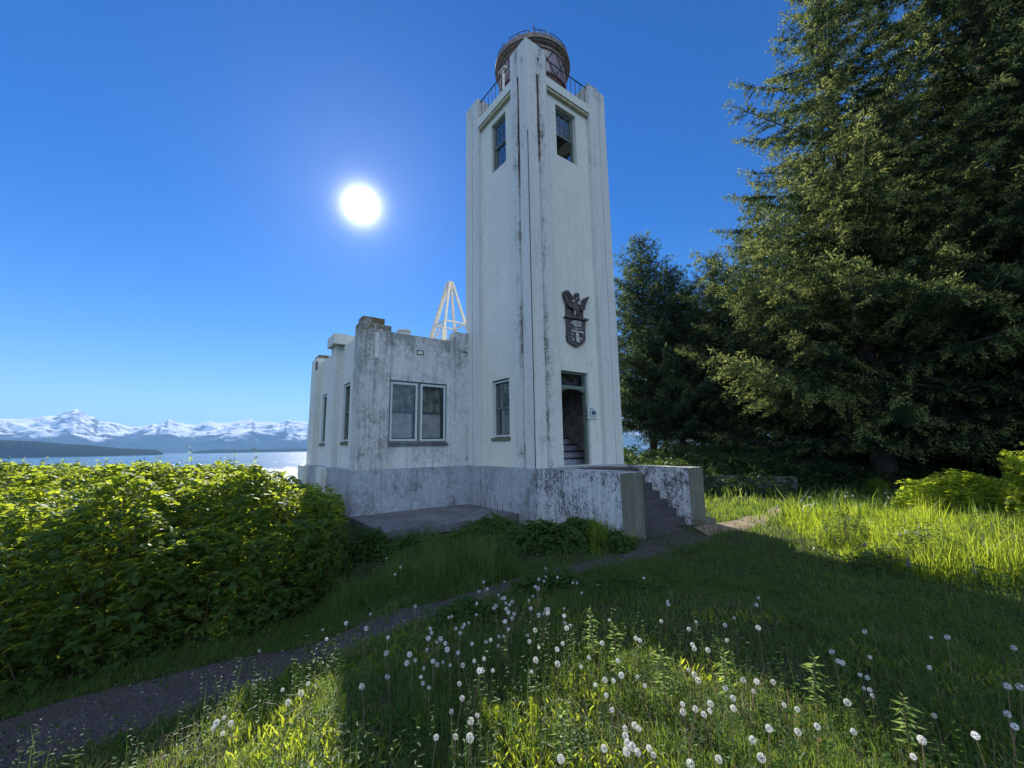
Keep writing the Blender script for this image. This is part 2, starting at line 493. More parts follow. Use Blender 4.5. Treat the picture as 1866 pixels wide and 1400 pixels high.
def ground_sheet():
    rad = np.concatenate([[0.0], np.geomspace(0.25, 60, 190), np.geomspace(64, 16500, 40)])
    na = 300
    ang = np.linspace(0, 2 * math.pi, na, endpoint=False)
    rr, aa = np.meshgrid(rad[1:], ang, indexing='ij')
    x, y = rr * np.sin(aa), rr * np.cos(aa)
    z = gz(x, y)
    v = np.concatenate([[[0, 0, float(gz(0, 0))]], np.stack([x, y, z], -1).reshape(-1, 3)])
    nr = len(rad) - 1
    i = np.arange(nr - 1)[:, None] * na + np.arange(na)[None] + 1
    j = np.arange(nr - 1)[:, None] * na + (np.arange(na)[None] + 1) % na + 1
    quads = np.stack([i, i + na, j + na, j], -1).reshape(-1, 4)
    k = np.arange(na)
    tris = np.stack([np.zeros(na, int), 1 + k, 1 + (k + 1) % na], -1)
    return np_mesh('ground', v, [quads, tris], True)
t = NT('soil_and_moss')
pos = t.n('ShaderNodeNewGeometry').outputs['Position']
n1 = t.noise(pos, 1.5, 6, 0.65); n2 = t.noise(pos, 14, 6, 0.7)
cc = t.mix(t.step(n1, 0.4, 0.62), (0.045, 0.038, 0.028), (0.030, 0.045, 0.018))
cc = t.mix(t.math('MULTIPLY', t.step(n2, 0.52, 0.66), 0.6), cc, (0.11, 0.095, 0.07))
bmp = t.n('ShaderNodeBump', {'Height': n2, 'Strength': 0.8, 'Distance': 0.04})
MAT['soil'] = t.done(t.n('ShaderNodeBsdfPrincipled', {'Base Color': cc, 'Roughness': 0.95, 'Normal': bmp.outputs[0], 'Specular IOR Level': 0.2}).outputs[0])
ground = link('ground', ground_sheet(), MAT['soil'])
tag(ground, kind='structure')

# water
t = NT('sea_water')
pos = t.n('ShaderNodeNewGeometry').outputs['Position']
mp = t.n('ShaderNodeMapping', {'Vector': pos, 'Rotation': (0, 0, 0.25), 'Scale': (0.35, 1.0, 1.0)}).outputs[0]
w1 = t.noise(mp, 0.55, 5, 0.6, 0.3)
w2 = t.noise(t.n('ShaderNodeMapping', {'Vector': pos, 'Scale': (0.0012, 0.010, 1)}).outputs[0], 1.0, 5, 0.6)
bstr = t.math('ADD', 0.25, t.math('MULTIPLY', t.step(w2, 0.35, 0.65), 0.5))
bmp = t.n('ShaderNodeBump', {'Height': w1, 'Strength': bstr, 'Distance': 1.3})
MAT['water'] = t.done(t.n('ShaderNodeBsdfPrincipled', {'Base Color': (0.012, 0.05, 0.085, 1), 'Roughness': 0.16, 'IOR': 1.33, 'Normal': bmp.outputs[0]}).outputs[0])
wm = MB()
nseg = 96
ringr = [15, 200, 2000, 8000, 17000]
vs = [(0, 0, WATER)] + [(r * math.sin(2 * math.pi * k / nseg), r * math.cos(2 * math.pi * k / nseg), WATER) for r in ringr for k in range(nseg)]
fs = [[0, 1 + (k + 1) % nseg, 1 + k] for k in range(nseg)]
for q in range(len(ringr) - 1):
    for k in range(nseg):
        a, b = 1 + q * nseg + k, 1 + q * nseg + (k + 1) % nseg
        fs.append([a, b, b + nseg, a + nseg])
wm.fn(vs, fs)
tag(wm.build('water', MAT['water']), kind='structure')

# ------------------------------------------------------------------ far mountains and headlands
def fbm2(x, y, octv=5, seed=0.0):
    out = np.zeros_like(x)
    it = np.nditer([x, y], flags=['multi_index'])
    for a, b in it:
        out[it.multi_index] = mnoise.fractal(Vector((float(a), float(b), seed)), 0.9, 2.1, octv)
    return out
def ridged2(x, y, seed=0.0):
    out = np.zeros_like(x)
    it = np.nditer([x, y], flags=['multi_index'])
    for a, b in it:
        out[it.multi_index] = mnoise.ridged_multi_fractal(Vector((float(a), float(b), seed)), 0.9, 2.1, 6, 1.0, 2.0)
    return out
def elev_profile(zpts, ox, oy, sc):
    az, el = [], []
    for u, v in zpts:
        r = pray(ox + u / sc, oy + v / sc)
        az.append(math.atan2(r[0], r[1])); el.append(r[2] / math.hypot(r[0], r[1]))
    return np.array(az), np.array(el)
sil = [(0, 133), (90, 135), (200, 128), (260, 115), (320, 118), (380, 92), (430, 76), (480, 100), (540, 128), (560, 150), (640, 155), (700, 170),
       (740, 182), (800, 178), (870, 160), (890, 168), (960, 135), (1010, 155), (1100, 170), (1190, 146), (1230, 158), (1290, 155), (1370, 145),
       (1420, 133), (1450, 152), (1500, 150), (1560, 155), (1580, 165), (1640, 135), (1700, 152), (1745, 155)]
saz, sel = elev_profile(sil, 0, 720, 3.11)
RM = 12000.0
az = np.linspace(R(-66), R(60), 1100)
prof = np.interp(az, saz, sel)
right = az > saz[-1]
prof = np.where(right, sel[-1] * (0.95 + 0.25 * np.sin(az * 23) * np.cos(az * 9.0 + 1)), prof)
left = az < saz[0]
prof = np.where(left, sel[0] * (1.0 + 0.15 * np.sin((az - saz[0]) * 30)), prof)
prof = prof * RM + EYE
rr = np.linspace(7500, 16000, 110)
A, RR = np.meshgrid(az, rr, indexing='ij')
s_ = (RR - 7500) / (RM - 7500)
shape = np.where(s_ < 1, np.clip(s_, 0, 1) ** 1.05, np.clip(1 - (s_ - 1) * 0.9, 0, 1))
PX, PY = RR * np.sin(A), RR * np.cos(A)
rg = ridged2(PX / 2600, PY / 2600, 3.0)
rg = (rg - rg.mean()) / (rg.std() + 1e-6)
fb = ridged2(PX / 800, PY / 800, 9.0); fb = (fb - fb.mean()) / fb.std()
amp = shape * (1 - np.clip(shape, 0, 1) ** 3)
Zm = prof[:, None] * shape * (1 + 0.0 * A) + amp * (rg * 190 + fb * 55)
# keep anything in front of the ridge under the skyline seen from here
Zm = np.minimum(Zm, (prof[:, None] - EYE) * (RR / RM) * 0.97 + EYE + np.where(shape > 0.985, 40, 0))
Zm = np.where(s_ <= 0.001, -30, np.maximum(Zm - 25 * (1 - shape), -30))
nA, nR = A.shape
ii = np.arange(nA - 1)[:, None] * nR + np.arange(nR - 1)[None]
mq = np.stack([ii, ii + 1, ii + nR + 1, ii + nR], -1).reshape(-1, 4)[:, ::-1]
t = NT('snowy_mountain')
geo = t.n('ShaderNodeNewGeometry')
pos = geo.outputs['Position']
sp = t.n('ShaderNodeSeparateXYZ', {0: pos}).outputs[2]
nzg = t.n('ShaderNodeSeparateXYZ', {0: geo.outputs['Normal']}).outputs[2]
nn = t.noise(pos, 0.0016, 8, 0.68); n3 = t.noise(pos, 0.006, 6, 0.7)
hh = t.math('ADD', sp, t.math('MULTIPLY', t.math('SUBTRACT', nn, 0.5), 900.0))
snow = t.step(hh, 260, 330)
rock = t.step(t.math('ADD', nzg, t.math('MULTIPLY', t.math('SUBTRACT', n3, 0.5), 1.1)), 0.90, 0.76)
snow = t.math('MULTIPLY', snow, t.math('SUBTRACT', 1.0, t.math('MULTIPLY', rock, 0.9)), clamp=True)
cc = t.mix(t.step(sp, 150, 420), (0.035, 0.055, 0.06), (0.06, 0.065, 0.075))
cc = t.mix(snow, cc, (0.74, 0.76, 0.80))
MAT['mountain'] = t.done(t.n('ShaderNodeBsdfDiffuse', {'Color': cc}).outputs[0])
hills = link('hills', np_mesh('hills', np.stack([PX, PY, Zm], -1).reshape(-1, 3), [mq], True), MAT['mountain'])
tag(hills, kind='structure')
t = NT('forested_headland')
MAT['headland'] = t.done(t.n('ShaderNodeBsdfDiffuse', {'Color': (0.020, 0.032, 0.028, 1)}).outputs[0])
def headland(zpts, r0, name):
    haz, hel = elev_profile(zpts, 0, 720, 3.11)
    a = np.linspace(haz[0], haz[-1], 160)
    top = np.interp(a, haz, hel) * r0 + EYE
    nz = np.array([mnoise.fractal(Vector((float(q) * 260, 0, 1.0)), 0.8, 2.1, 5) for q in a])
    top = np.maximum(top + nz * 3.0, WATER)
    ks = np.linspace(0, 1, 9)
    v = []
    for q, tz in zip(a, top):
        for k in ks:
            r = r0 + (k - 0.5) * r0 * 0.16
            z = WATER - 2 + (tz - WATER + 2) * math.sin(math.pi * min(1, k * 1.0 + 0.0)) ** 0.55 if 0 < k < 1 else WATER - 2
            v.append((r * math.sin(q), r * math.cos(q), z))
    n2_ = len(ks)
    f = [[i * n2_ + k, i * n2_ + k + 1, (i + 1) * n2_ + k + 1, (i + 1) * n2_ + k][::-1] for i in range(len(a) - 1) for k in range(n2_ - 1)]
    m = MB(); m.fn(v, f)
    tag(m.build('hills', MAT['headland'], smooth=True), kind='structure')
headland([(-500, 270), (-200, 250), (0, 255), (200, 262), (380, 278), (500, 283), (700, 303), (880, 309), (925, 328)], 3600, 'near')
headland([(1080, 326), (1120, 316), (1220, 308), (1500, 306), (1735, 303), (2000, 308), (2300, 320)], 5200, 'far')

# ------------------------------------------------------------------ path
def ribbon(pairs, name, mat, lift=0.012, nx=14, sub=10, parent=None, jitter=0.0):
    """pairs of pixels: the two edges of a strip of ground"""
    L = np.array([at(*p[0])[:2] for p in pairs]); Q = np.array([at(*p[1])[:2] for p in pairs])
    tt = np.linspace(0, len(pairs) - 1, (len(pairs) - 1) * sub + 1)
    k = np.arange(len(pairs))
    def cr(P, t):
        out = np.zeros((len(t), 2))
        for q, s in enumerate(t):
            i = min(int(s), len(P) - 2); f = s - i
            p0, p1, p2, p3 = P[max(i - 1, 0)], P[i], P[i + 1], P[min(i + 2, len(P) - 1)]
            out[q] = 0.5 * ((2 * p1) + (-p0 + p2) * f + (2 * p0 - 5 * p1 + 4 * p2 - p3) * f * f + (-p0 + 3 * p1 - 3 * p2 + p3) * f ** 3)
        return out
    Ls, Qs = cr(L, tt), cr(Q, tt)
    Ls += rng.normal(0, jitter, Ls.shape) * 0.5; Qs += rng.normal(0, jitter, Qs.shape) * 0.5
    w = np.linspace(0, 1, nx)
    P = Ls[:, None] * (1 - w[None, :, None]) + Qs[:, None] * w[None, :, None]
    edge = np.minimum(w, 1 - w)
    z = gz(P[..., 0], P[..., 1]) + lift + 0.012 * np.clip(edge * 6, 0, 1)[None] - 0.02 * (edge == 0)[None]
    v = np.concatenate([P, z[..., None]], -1).reshape(-1, 3)
    n = len(tt)
    i = np.arange(n - 1)[:, None] * nx + np.arange(nx - 1)[None]
    f = np.stack([i, i + 1, i + nx + 1, i + nx], -1).reshape(-1, 4)
    return link(name, np_mesh(name, v, [f], True), mat, parent), Ls, Qs
t = NT('gravel')
pos = t.n('ShaderNodeNewGeometry').outputs['Position']
v1 = t.n('ShaderNodeTexVoronoi', {'Vector': pos, 'Scale': 55.0})
v2 = t.noise(pos, 3.0, 5, 0.6)
cc = t.mix(t.n('ShaderNodeSeparateColor', {0: v1.outputs['Color']}).outputs[0], (0.028, 0.026, 0.03), (0.10, 0.09, 0.10))
cc = t.mix(t.step(v2, 0.35, 0.7), cc, (0.055, 0.046, 0.046))
bmp = t.n('ShaderNodeBump', {'Height': v1.outputs['Distance'], 'Strength': 0.9, 'Distance': 0.012})
MAT['gravel'] = t.done(t.n('ShaderNodeBsdfPrincipled', {'Base Color': cc, 'Roughness': 0.9, 'Normal': bmp.outputs[0], 'Specular IOR Level': 0.3}).outputs[0])
PATH = [((-420, 1440), (-380, 1700)), ((-150, 1360), (-110, 1520)), ((0, 1312), (60, 1412)), ((150, 1265), (210, 1355)), ((321, 1226), (350, 1300)),
        ((500, 1188), (520, 1238)), ((640, 1146), (665, 1182)), ((793, 1099), (810, 1122)), ((930, 1058), (955, 1074)), ((1060, 1026), (1085, 1040)),
        ((1150, 995), (1190, 1015)), ((1195, 980), (1270, 996)), ((1235, 968), (1300, 982))]
path, PL, PQ = ribbon(PATH, 'path', MAT['gravel'])
tag(path, kind='structure')
MAT['dirt'] = simple('trodden_dirt', (0.23, 0.17, 0.12), 0.95, scale=6, var=0.25)
EARTH = [((1262, 962), (1290, 978)), ((1300, 954), (1340, 967)), ((1345, 946), (1390, 957)), ((1392, 936), (1425, 943)), ((1405, 925), (1430, 929))]
earth, EL, EQ = ribbon(EARTH, 'path', MAT['dirt'], lift=0.014)
tag(earth, kind='structure')

def seg_mask(x, y, L, Q, margin=0.0):
    """True inside the strip"""
    c = (L + Q) / 2; hw = np.hypot(*(L - Q).T) / 2
    inside = np.zeros(len(x), bool)
    for s in range(0, len(c)):
        inside |= (x - c[s, 0]) ** 2 + (y - c[s, 1]) ** 2 < max(hw[s] * 0.85 + margin, 0.02) ** 2
    return inside
def dense(L, n=6):
    t = np.linspace(0, len(L) - 1, (len(L) - 1) * n + 1)
    return np.stack([np.interp(t, np.arange(len(L)), L[:, k]) for k in (0, 1)], -1)
PLd, PQd, ELd, EQd = dense(PL, 3), dense(PQ, 3), dense(EL, 3), dense(EQ, 3)
def on_path(x, y, m=0.0):
    return seg_mask(x, y, PLd, PQd, m) | seg_mask(x, y, ELd, EQd, m * 0.6)
def in_building(x, y, m=0.0):
    a, b = to_b(x, y)
    tower = (a > -0.1 - m) & (a < 4.3 + m) & (b > -0.1 - m) & (b < 12)
    wing = (a > -4.45 - m) & (a < 4.3) & (b > 3.8 - m) & (b < 12)
    slab = (a > -4.4 - m) & (a < 0.1) & (b > 0.75 - m) & (b < 4)
    porch = (a > -0.1 - m) & (a < 4.0 + m) & (b > -3.2 - m) & (b < 0.1)
    return tower | wing | slab | porch

# ================================================================== lighthouse
LH = empty('lighthouse', BC, YAW)
tag(LH, 'white weathered concrete lighthouse with square tower, round lantern and low side wing', 'lighthouse')

def panel(mb, axis, plane, thick, u0, u1, z0, z1, holes):
    """wall slab whose outer face lies on plane; holes are (u0, u1, z0, z1) and get jambs"""
    us = sorted({u0, u1, *[h[0] for h in holes], *[h[1] for h in holes]})
    zs = sorted({z0, z1, *[h[2] for h in holes], *[h[3] for h in holes]})
    def solid(i, j):
        if i < 0 or j < 0 or i >= len(us) - 1 or j >= len(zs) - 1: return False
        um, zm = (us[i] + us[i + 1]) / 2, (zs[j] + zs[j + 1]) / 2
        return not any(h[0] < um < h[1] and h[2] < zm < h[3] for h in holes)
    def P(u, d, z):
        return (u, plane + d, z) if axis == 'y' else (plane + d, u, z)
    for i in range(len(us) - 1):
        for j in range(len(zs) - 1):
            if not solid(i, j): continue
            a, b, c, d = us[i], us[i + 1], zs[j], zs[j + 1]
            mb.fn([P(a, 0, c), P(b, 0, c), P(b, 0, d), P(a, 0, d)], [[0, 1, 2, 3]])
            mb.fn([P(a, thick, c), P(b, thick, c), P(b, thick, d), P(a, thick, d)], [[3, 2, 1, 0]])
            for (di, dj, q) in ((-1, 0, ((a, c), (a, d))), (1, 0, ((b, c), (b, d))), (0, -1, ((a, c), (b, c))), (0, 1, ((a, d), (b, d)))):
                if not solid(i + di, j + dj):
                    (p, r), (s, w) = q
                    mb.fn([P(p, 0, r), P(p, thick, r), P(s, thick, w), P(s, 0, w)], [[0, 1, 2, 3]])

W_, PT, HT = 4.2, 0.95, 15.26
RC = 0.18
DOOR = (1.36, 2.67, 0.02, 3.23)
WT_R = (1.54, 2.60, 11.38, 13.51)
WT_L = (1.53, 2.49, 11.36, 13.48)
WL_L = (1.54, 2.58, 1.00, 3.06)
m = MB(U)
panel(m, 'y', RC, 0.30, 0.90, 3.30, 0.0, 13.9, [DOOR, WT_R])
panel(m, 'x', RC, 0.30, 0.90, 3.30, 0.0, 13.9, [WT_L, WL_L])
panel(m, 'y', W_ - RC, -0.30, 0.90, 3.30, 0.0, 13.9, [(1.6, 2.6, 11.4, 13.5)])
panel(m, 'x', W_ - RC, -0.30, 0.90, 3.30, 0.0, 13.9, [(1.6, 2.6, 11.4, 13.5)])
tw = m.build('tower_wall', MAT['tower'], LH)
# corner piers
def pier(poly, mat, z0=0.0, z1=HT, label=None):
    mb = MB(U); mb.prism(poly, z0, z1)
    o = mb.build('corner_pier', mat, LH)
    if label: o['label'] = label
    return o
def near_poly(g):
    a, b, d = 0.46, 0.56, g
    if g == 0: return [(0, 0), (PT, 0), (PT, PT), (0, PT)]
    return [(0, 0), (a, 0), (a, d), (b, d), (b, 0), (PT, 0), (PT, PT), (0, PT), (0, b), (d, b), (d, a), (0, a)]
mb = MB(U)
mb.prism(near_poly(0.05), 0.0, 14.02)
mb.prism(near_poly(0), 14.02, HT)
# a chip and an anchor socket near the top
cp = mb.build('corner_pier', MAT['pier'], LH); cp['label'] = 'blistered near corner pier with rust-streaked vertical grooves'
mb = MB(U); mb.box(0.52, 0.60, -0.012, 0.04, 14.62, 14.74); mb.build('wall_socket', MAT['iron'], cp)
def far_r():
    a, b, d = 3.25 + 0.50, 3.25 + 0.56, 0.03
    return [(3.25, 0), (a, 0), (a, d), (b, d), (b, 0), (W_, 0), (W_, PT), (3.25, PT)]
mb = MB(U); mb.prism(far_r(), 0.0, 14.6); mb.prism([(3.25, 0), (W_, 0), (W_, PT), (3.25, PT)], 14.6, 15.18); mb.prism([(3.27, 0.02), (3.86, 0.02), (3.86, PT), (3.27, PT)], 15.18, 15.28)
mb.build('corner_pier', MAT['pier2'], LH)
def far_l():
    a, b, d = 3.25 + 0.40, 3.25 + 0.46, 0.03
    return [(0, 3.25), (PT, 3.25), (PT, W_), (0, W_), (0, b), (d, b), (d, a), (0, a)]
mb = MB(U); mb.prism(far_l(), 0.0, 14.7); mb.prism([(0, 3.25), (PT, 3.25), (PT, W_), (0, W_)], 14.7, HT)
mb.build('corner_pier', MAT['pier2'], LH)
pier([(3.25, 3.25), (W_, 3.25), (W_, W_), (3.25, W_)], MAT['pier2'])
# parapet ledges between the piers
for k, (ax, s) in enumerate((('y', 0), ('x', 0), ('y', 1), ('x', 1))):
    mb = MB(U)
    p0, p1 = (0.0, 0.55) if s == 0 else (W_ - 0.55, W_)
    if ax == 'y': mb.box(PT, 3.25, p0, p1, 13.86, 14.22)
    else: mb.box(p0, p1, PT, 3.25, 13.86, 14.22)
    o = mb.build('parapet_ledge', MAT['tower'], LH)
    q = MB(U)
    if ax == 'y' and s == 0: q.box(PT + .002, 3.248, 0.05, RC, 13.76, 13.86)
    elif ax == 'x' and s == 0: q.box(0.05, RC, PT + .002, 3.248, 13.76, 13.86)
    if q.v: q.build('drip_moulding', MAT['yellowed'], o)
mb = MB(U); mb.box(0.5, 3.7, 0.5, 3.7, 13.9, 14.10); mb.build('gallery_deck', MAT['slab'], LH)
mb = MB(U); mb.box(0.49, 3.71, 0.49, 3.71, 10.9, 11.05); mb.build('upper_floor', MAT['inside'], LH)
# plinth under the tower
mb = MB(U)
mb.box(-0.05, W_ + 0.05, -0.05, W_ + 0.05, -2.7, -0.004)
pl = mb.build('tower_plinth', MAT['plinth'], LH)

# gallery railings
def railing(p0, p1, z0=14.22, z1=15.10, n=9):
    mb = MB(U)
    a, b = Vector((*p0, 0)), Vector((*p1, 0))
    up = Vector((0, 0, z1))
    mb.tube(a + up, b + up, 0.022, n=6)
    mb.tube(a + Vector((0, 0, z0 + 0.06)), b + Vector((0, 0, z0 + 0.06)), 0.014, n=5)
    for k in range(n):
        t = (k + 0.5) / n
        p = a.lerp(b, t)
        mb.tube(p + Vector((0, 0, z0 - 0.05)), p + Vector((0, 0, z1)), 0.0135, n=5)
    return mb.build('gallery_railing', MAT['iron'], LH)
railing((0.95, 0.12), (3.25, 0.12)); railing((0.12, 0.95), (0.12, 3.25))
railing((0.95, 4.08), (3.25, 4.08)); railing((4.08, 0.95), (4.08, 3.25))

# lantern room
LC = 2.1
lan = MB(U).lathe(LC, LC, [(1.43, 14.1), (1.43, 15.38), (1.47, 15.38), (1.47, 15.46), (1.36, 15.46), (1.36, 14.1)], 48, True).build('lantern_wall', MAT['red'], LH)
for k in range(24):
    a = 2 * math.pi * k / 24
lg = MB(U).lathe(LC, LC, [(1.41, 15.46), (1.41, 16.66)], 48).build('lantern_glazing', MAT['lantern'], LH, smooth=True)
mb = MB(U)
nd = 12
for k in range(nd):
    for sgn in (1, -1):
        pts = []
        for q in range(7):
            a = 2 * math.pi * (k + sgn * q / 6) / nd
            pts.append((LC + 1.425 * math.cos(a), LC + 1.425 * math.sin(a), 15.46 + 1.20 * q / 6))
        for q in range(6): mb.tube(pts[q], pts[q + 1], 0.021, n=5, caps=False)
for z in (15.88,):
    pts = [(LC + 1.425 * math.cos(2 * math.pi * k / 36), LC + 1.425 * math.sin(2 * math.pi * k / 36), z) for k in range(37)]
mb.build('astragal', MAT['iron'], lg)
# roof: rim, soffit and shallow cone
rf = MB(U).lathe(LC, LC, [(0.02, 17.55), (0.9, 17.28), (1.50, 17.02), (1.62, 16.98), (1.63, 16.76), (1.57, 16.76), (1.57, 16.70), (1.50, 16.66), (1.38, 16.66), (0.9, 16.74), (0.02, 16.8)], 56, True).build('lantern_roof', MAT['roofm'], LH, smooth=False)
MB(U).lathe(LC, LC, [(1.46, 16.52), (1.46, 16.66), (1.40, 16.66), (1.40, 16.52)], 48, True).build('cornice_ring', MAT['roofm'], rf)
for a0, a1, hgt in ((-2.9, -2.35, .16), (-2.2, -1.9, .16), (-1.78, -0.95, .16), (-3.9, -3.1, .16), (-0.8, 0.2, .16), (0.4, 1.3, .16)):
    n = 8; mb = MB(U)
    P = [(LC + 1.56 * math.cos(a0 + (a1 - a0) * k / n), LC + 1.56 * math.sin(a0 + (a1 - a0) * k / n), 17.0 + hgt) for k in range(n + 1)]
    for k in range(n): mb.tube(P[k], P[k + 1], 0.014, n=5, caps=False)
    for k in (0, n // 2, n): mb.tube((P[k][0], P[k][1], 16.97), P[k], 0.024, n=5)
    mb.build('snow_guard_rail', MAT['iron'], rf)
mb = MB(U); mb.tube((LC - .9, LC - 1.2, 17.0), (LC - .9, LC - 1.2, 17.75), 0.014, 0.006, 5); mb.tube((LC - .9, LC - 1.2, 17.28), (LC - .9, LC - 1.2, 17.34), 0.03, n=6)
mb.build('antenna', MAT['iron'], rf)
# optic inside
MB(U).lathe(LC, LC, [(0.0, 14.1), (0.28, 14.1), (0.28, 15.2), (0.4, 15.25), (0.4, 15.9), (0.0, 16.0)], 16).build('optic_pedestal', MAT['whitemetal'], LH)
# little white bird spikes / lamp on the left rail
mb = MB(U); mb.tube((0.13, 1.55, 14.2), (0.13, 1.55, 15.25), 0.05, n=6); mb.box(0.05, 0.2, 1.38, 1.78, 15.25, 15.30)
mb.build('gallery_lamp', MAT['whitemetal'], LH)

# ------------------------------------------------------------------ windows
def fr_box(mb, axis, plane, sgn, u0, u1, d0, d1, z0, z1):
    a, b = sorted((plane + sgn * d0, plane + sgn * d1))
    if axis == 'y': mb.box(u0, u1, a, b, z0, z1)
    else: mb.box(a, b, u0, u1, z0, z1)
def sash(mb, axis, plane, sgn, u0, u1, z0, z1, d, w=0.055, t=0.04, cols=1, rows=1, mw=0.018):
    fb = lambda a, b, c, e, dd=0.0, tt=t: fr_box(mb, axis, plane, sgn, a, b, d + dd, d + tt - dd, c, e)
    fb(u0, u0 + w, z0, z1); fb(u1 - w, u1, z0, z1)
    fb(u0 + w, u1 - w, z0, z0 + w); fb(u0 + w, u1 - w, z1 - w, z1)
    iu0, iu1, iz0, iz1 = u0 + w, u1 - w, z0 + w, z1 - w
    for k in range(1, cols):
        c = iu0 + (iu1 - iu0) * k / cols
        fb(c - mw / 2, c + mw / 2, iz0, iz1, 0.008)
    for k in range(1, rows):
        c = iz0 + (iz1 - iz0) * k / rows
        prev = iu0
        for q in range(1, cols + 1):
            e = iu0 + (iu1 - iu0) * q / cols
            l = prev if q == 1 else prev + mw / 2
            r = e if q == cols else e - mw / 2
            fb(l, r, c - mw / 2, c + mw / 2, 0.010)
            prev = e
def window(axis, plane, sgn, hole, depth, fmat, smat, cols=2, rows=2, storm=False, upper=(3, 2), open_low=False, label=None, sill=True, parent=LH, curtain=False, name='window'):
    u0, u1, z0, z1 = hole
    w = 0.07
    mb = MB(U)
    f = lambda a, b, c, e, d0=depth, d1=depth + 0.10: fr_box(mb, axis, plane, sgn, a, b, d0, d1, c, e)
    f(u0, u0 + w, z0, z1); f(u1 - w, u1, z0, z1); f(u0 + w, u1 - w, z0, z0 + w); f(u0 + w, u1 - w, z1 - w, z1)
    win = mb.build(name, fmat, parent)
    if label: win['label'] = label
    iu0, iu1, iz0, iz1 = u0 + w, u1 - w, z0 + w, z1 - w
    zm = iz0 + (iz1 - iz0) * 0.50
    mb = MB(U); sash(mb, axis, plane, sgn, iu0, iu1, zm - 0.02, iz1, depth + 0.02, cols=upper[0], rows=upper[1])
    mb.build('upper_sash', smat, win)
    if not open_low:
        mb = MB(U); sash(mb, axis, plane, sgn, iu0, iu1, iz0, zm + 0.02, depth + 0.065)
        mb.build('lower_sash', smat, win)
    mb = MB(U); fr_box(mb, axis, plane, sgn, iu0 + .02, iu1 - .02, depth + 0.04, depth + 0.046, zm, iz1 - 0.02)
    mb.build('pane', MAT['glass'], win)
    if not open_low:
        mb = MB(U); fr_box(mb, axis, plane, sgn, iu0 + .02, iu1 - .02, depth + 0.084, depth + 0.090, iz0 + .02, zm)
        mb.build('pane', MAT['glass'], win)
    if storm:
        mb = MB(U); sash(mb, axis, plane, sgn, u0 + 0.02, u1 - 0.02, z0 + 0.03, z1 - 0.05, storm, w=0.055, t=0.045)
        mb.build('storm_frame', MAT['frame_light'], win)
    if sill:
        mb = MB(U); fr_box(mb, axis, plane, sgn, u0 - 0.04, u1 + 0.04, -0.05, depth + .02, z0 - 0.11, z0 - 0.003)
        mb.build('sill', MAT['mossy'], win)
    if curtain:
        mb = MB(U); fr_box(mb, axis, plane, sgn, iu0 + .01, iu1 - .01, depth + 0.16, depth + 0.18, iz0, zm - .02)
        mb.build('board_blind', MAT['curtain'], win)
    return win
FD, FL = MAT['frame_dark'], MAT['frame_light']
window('y', RC, 1, WT_R, 0.16, FD, FD, upper=(3, 2), open_low=True, sill=False, label='high window facing right with its lower sash open')
window('x', RC, 1, WT_L, 0.10, FD, FD, upper=(3, 2), sill=False, label='high window on the left face of the tower')
window('x', RC, 1, WL_L, 0.14, FD, FD, upper=(3, 2), storm=0.07, curtain=True, label='narrow ground floor window of the tower with pale frame')
window('y', W_ - RC, -1, (1.6, 2.6, 11.4, 13.5), 0.1, FD, FD, sill=False)
window('x', W_ - RC, -1, (1.6, 2.6, 11.4, 13.5), 0.1, FD, FD, sill=False)

# ------------------------------------------------------------------ door
u0, u1, z0, z1 = DOOR
mb = MB(U)
f = lambda a, b, c, e, d0=0.10, d1=0.24: fr_box(mb, 'y', RC, 1, a, b, d0, d1, c, e)
f(u0, u0 + 0.07, z0, z1); f(u1 - 0.07, u1, z0, z1); f(u0 + .07, u1 - .07, z1 - 0.07, z1); f(u0 + .07, u1 - .07, 2.62, 2.74, 0.08, 0.26)
door = mb.build('doorway', FD, LH)
mb = MB(U); fr_box(mb, 'y', RC, 1, u0 + .07, u1 - .07, 0.15, 0.156, 2.74, z1 - .07); mb.build('transom_pane', MAT['glass'], door)
mb = MB(U)
n = 16
pts = []
for k in range(n + 1):
    t = k / n
    pts.append((u0 + .07 + (u1 - u0 - .14) * t, 2.62 - 0.11 * (abs(2 * t - 1) ** 2.2)))
v = []
for d in (0.12, 0.2):
    for x, z in pts: v += [(x, RC + d, z), (x, RC + d, 2.619)]
L_ = 2 * (n + 1)
fs = []
for k in range(n):
    i = 2 * k
    fs += [[i, i + 2, i + 3, i + 1], [L_ + i, L_ + i + 1, L_ + i + 3, L_ + i + 2], [i, L_ + i, L_ + i + 2, i + 2]]
mb.fn(v, fs); mb.build('arched_head', FD, door)
# red paper hanging behind the transom
mb = MB(U)
mb.box(u0 + .1, u1 - .1, RC + 0.26, RC + 0.27, 2.75, z1 - .1); mb.build('transom_blind', MAT['red'], door)
# stair inside, turning to the left as it climbs
MAT['riser'] = simple('worn_grey_riser', (0.36, 0.38, 0.44), 0.8, scale=12, var=0.3)
st = None
for k in range(6):
    xr = 3.50 - 0.16 * max(0, k - 1)
    mb = MB(U); mb.box(1.25, xr, 0.95 + 0.27 * k, 1.22 + 0.27 * k, 0.0, 0.25 * (k + 1) - 0.05)
    o = mb.build('stair_riser', MAT['riser'], LH)
    mb = MB(U); mb.box(1.25, xr + .02, 0.91 + 0.27 * k, 1.218 + 0.27 * k, 0.25 * (k + 1) - 0.048, 0.25 * (k + 1)); mb.build('stair_tread', MAT['iron'], o)
mb = MB(U); mb.box(0.49, 1.24, 0.55, 3.4, 0.0, 10.88); mb.build('stair_wall', MAT['inside'], LH)
mb = MB(U); mb.box(3.56, 3.712, 0.5, 3.548, 0.0, 10.88); mb.build('stair_wall', MAT['inside'], LH)
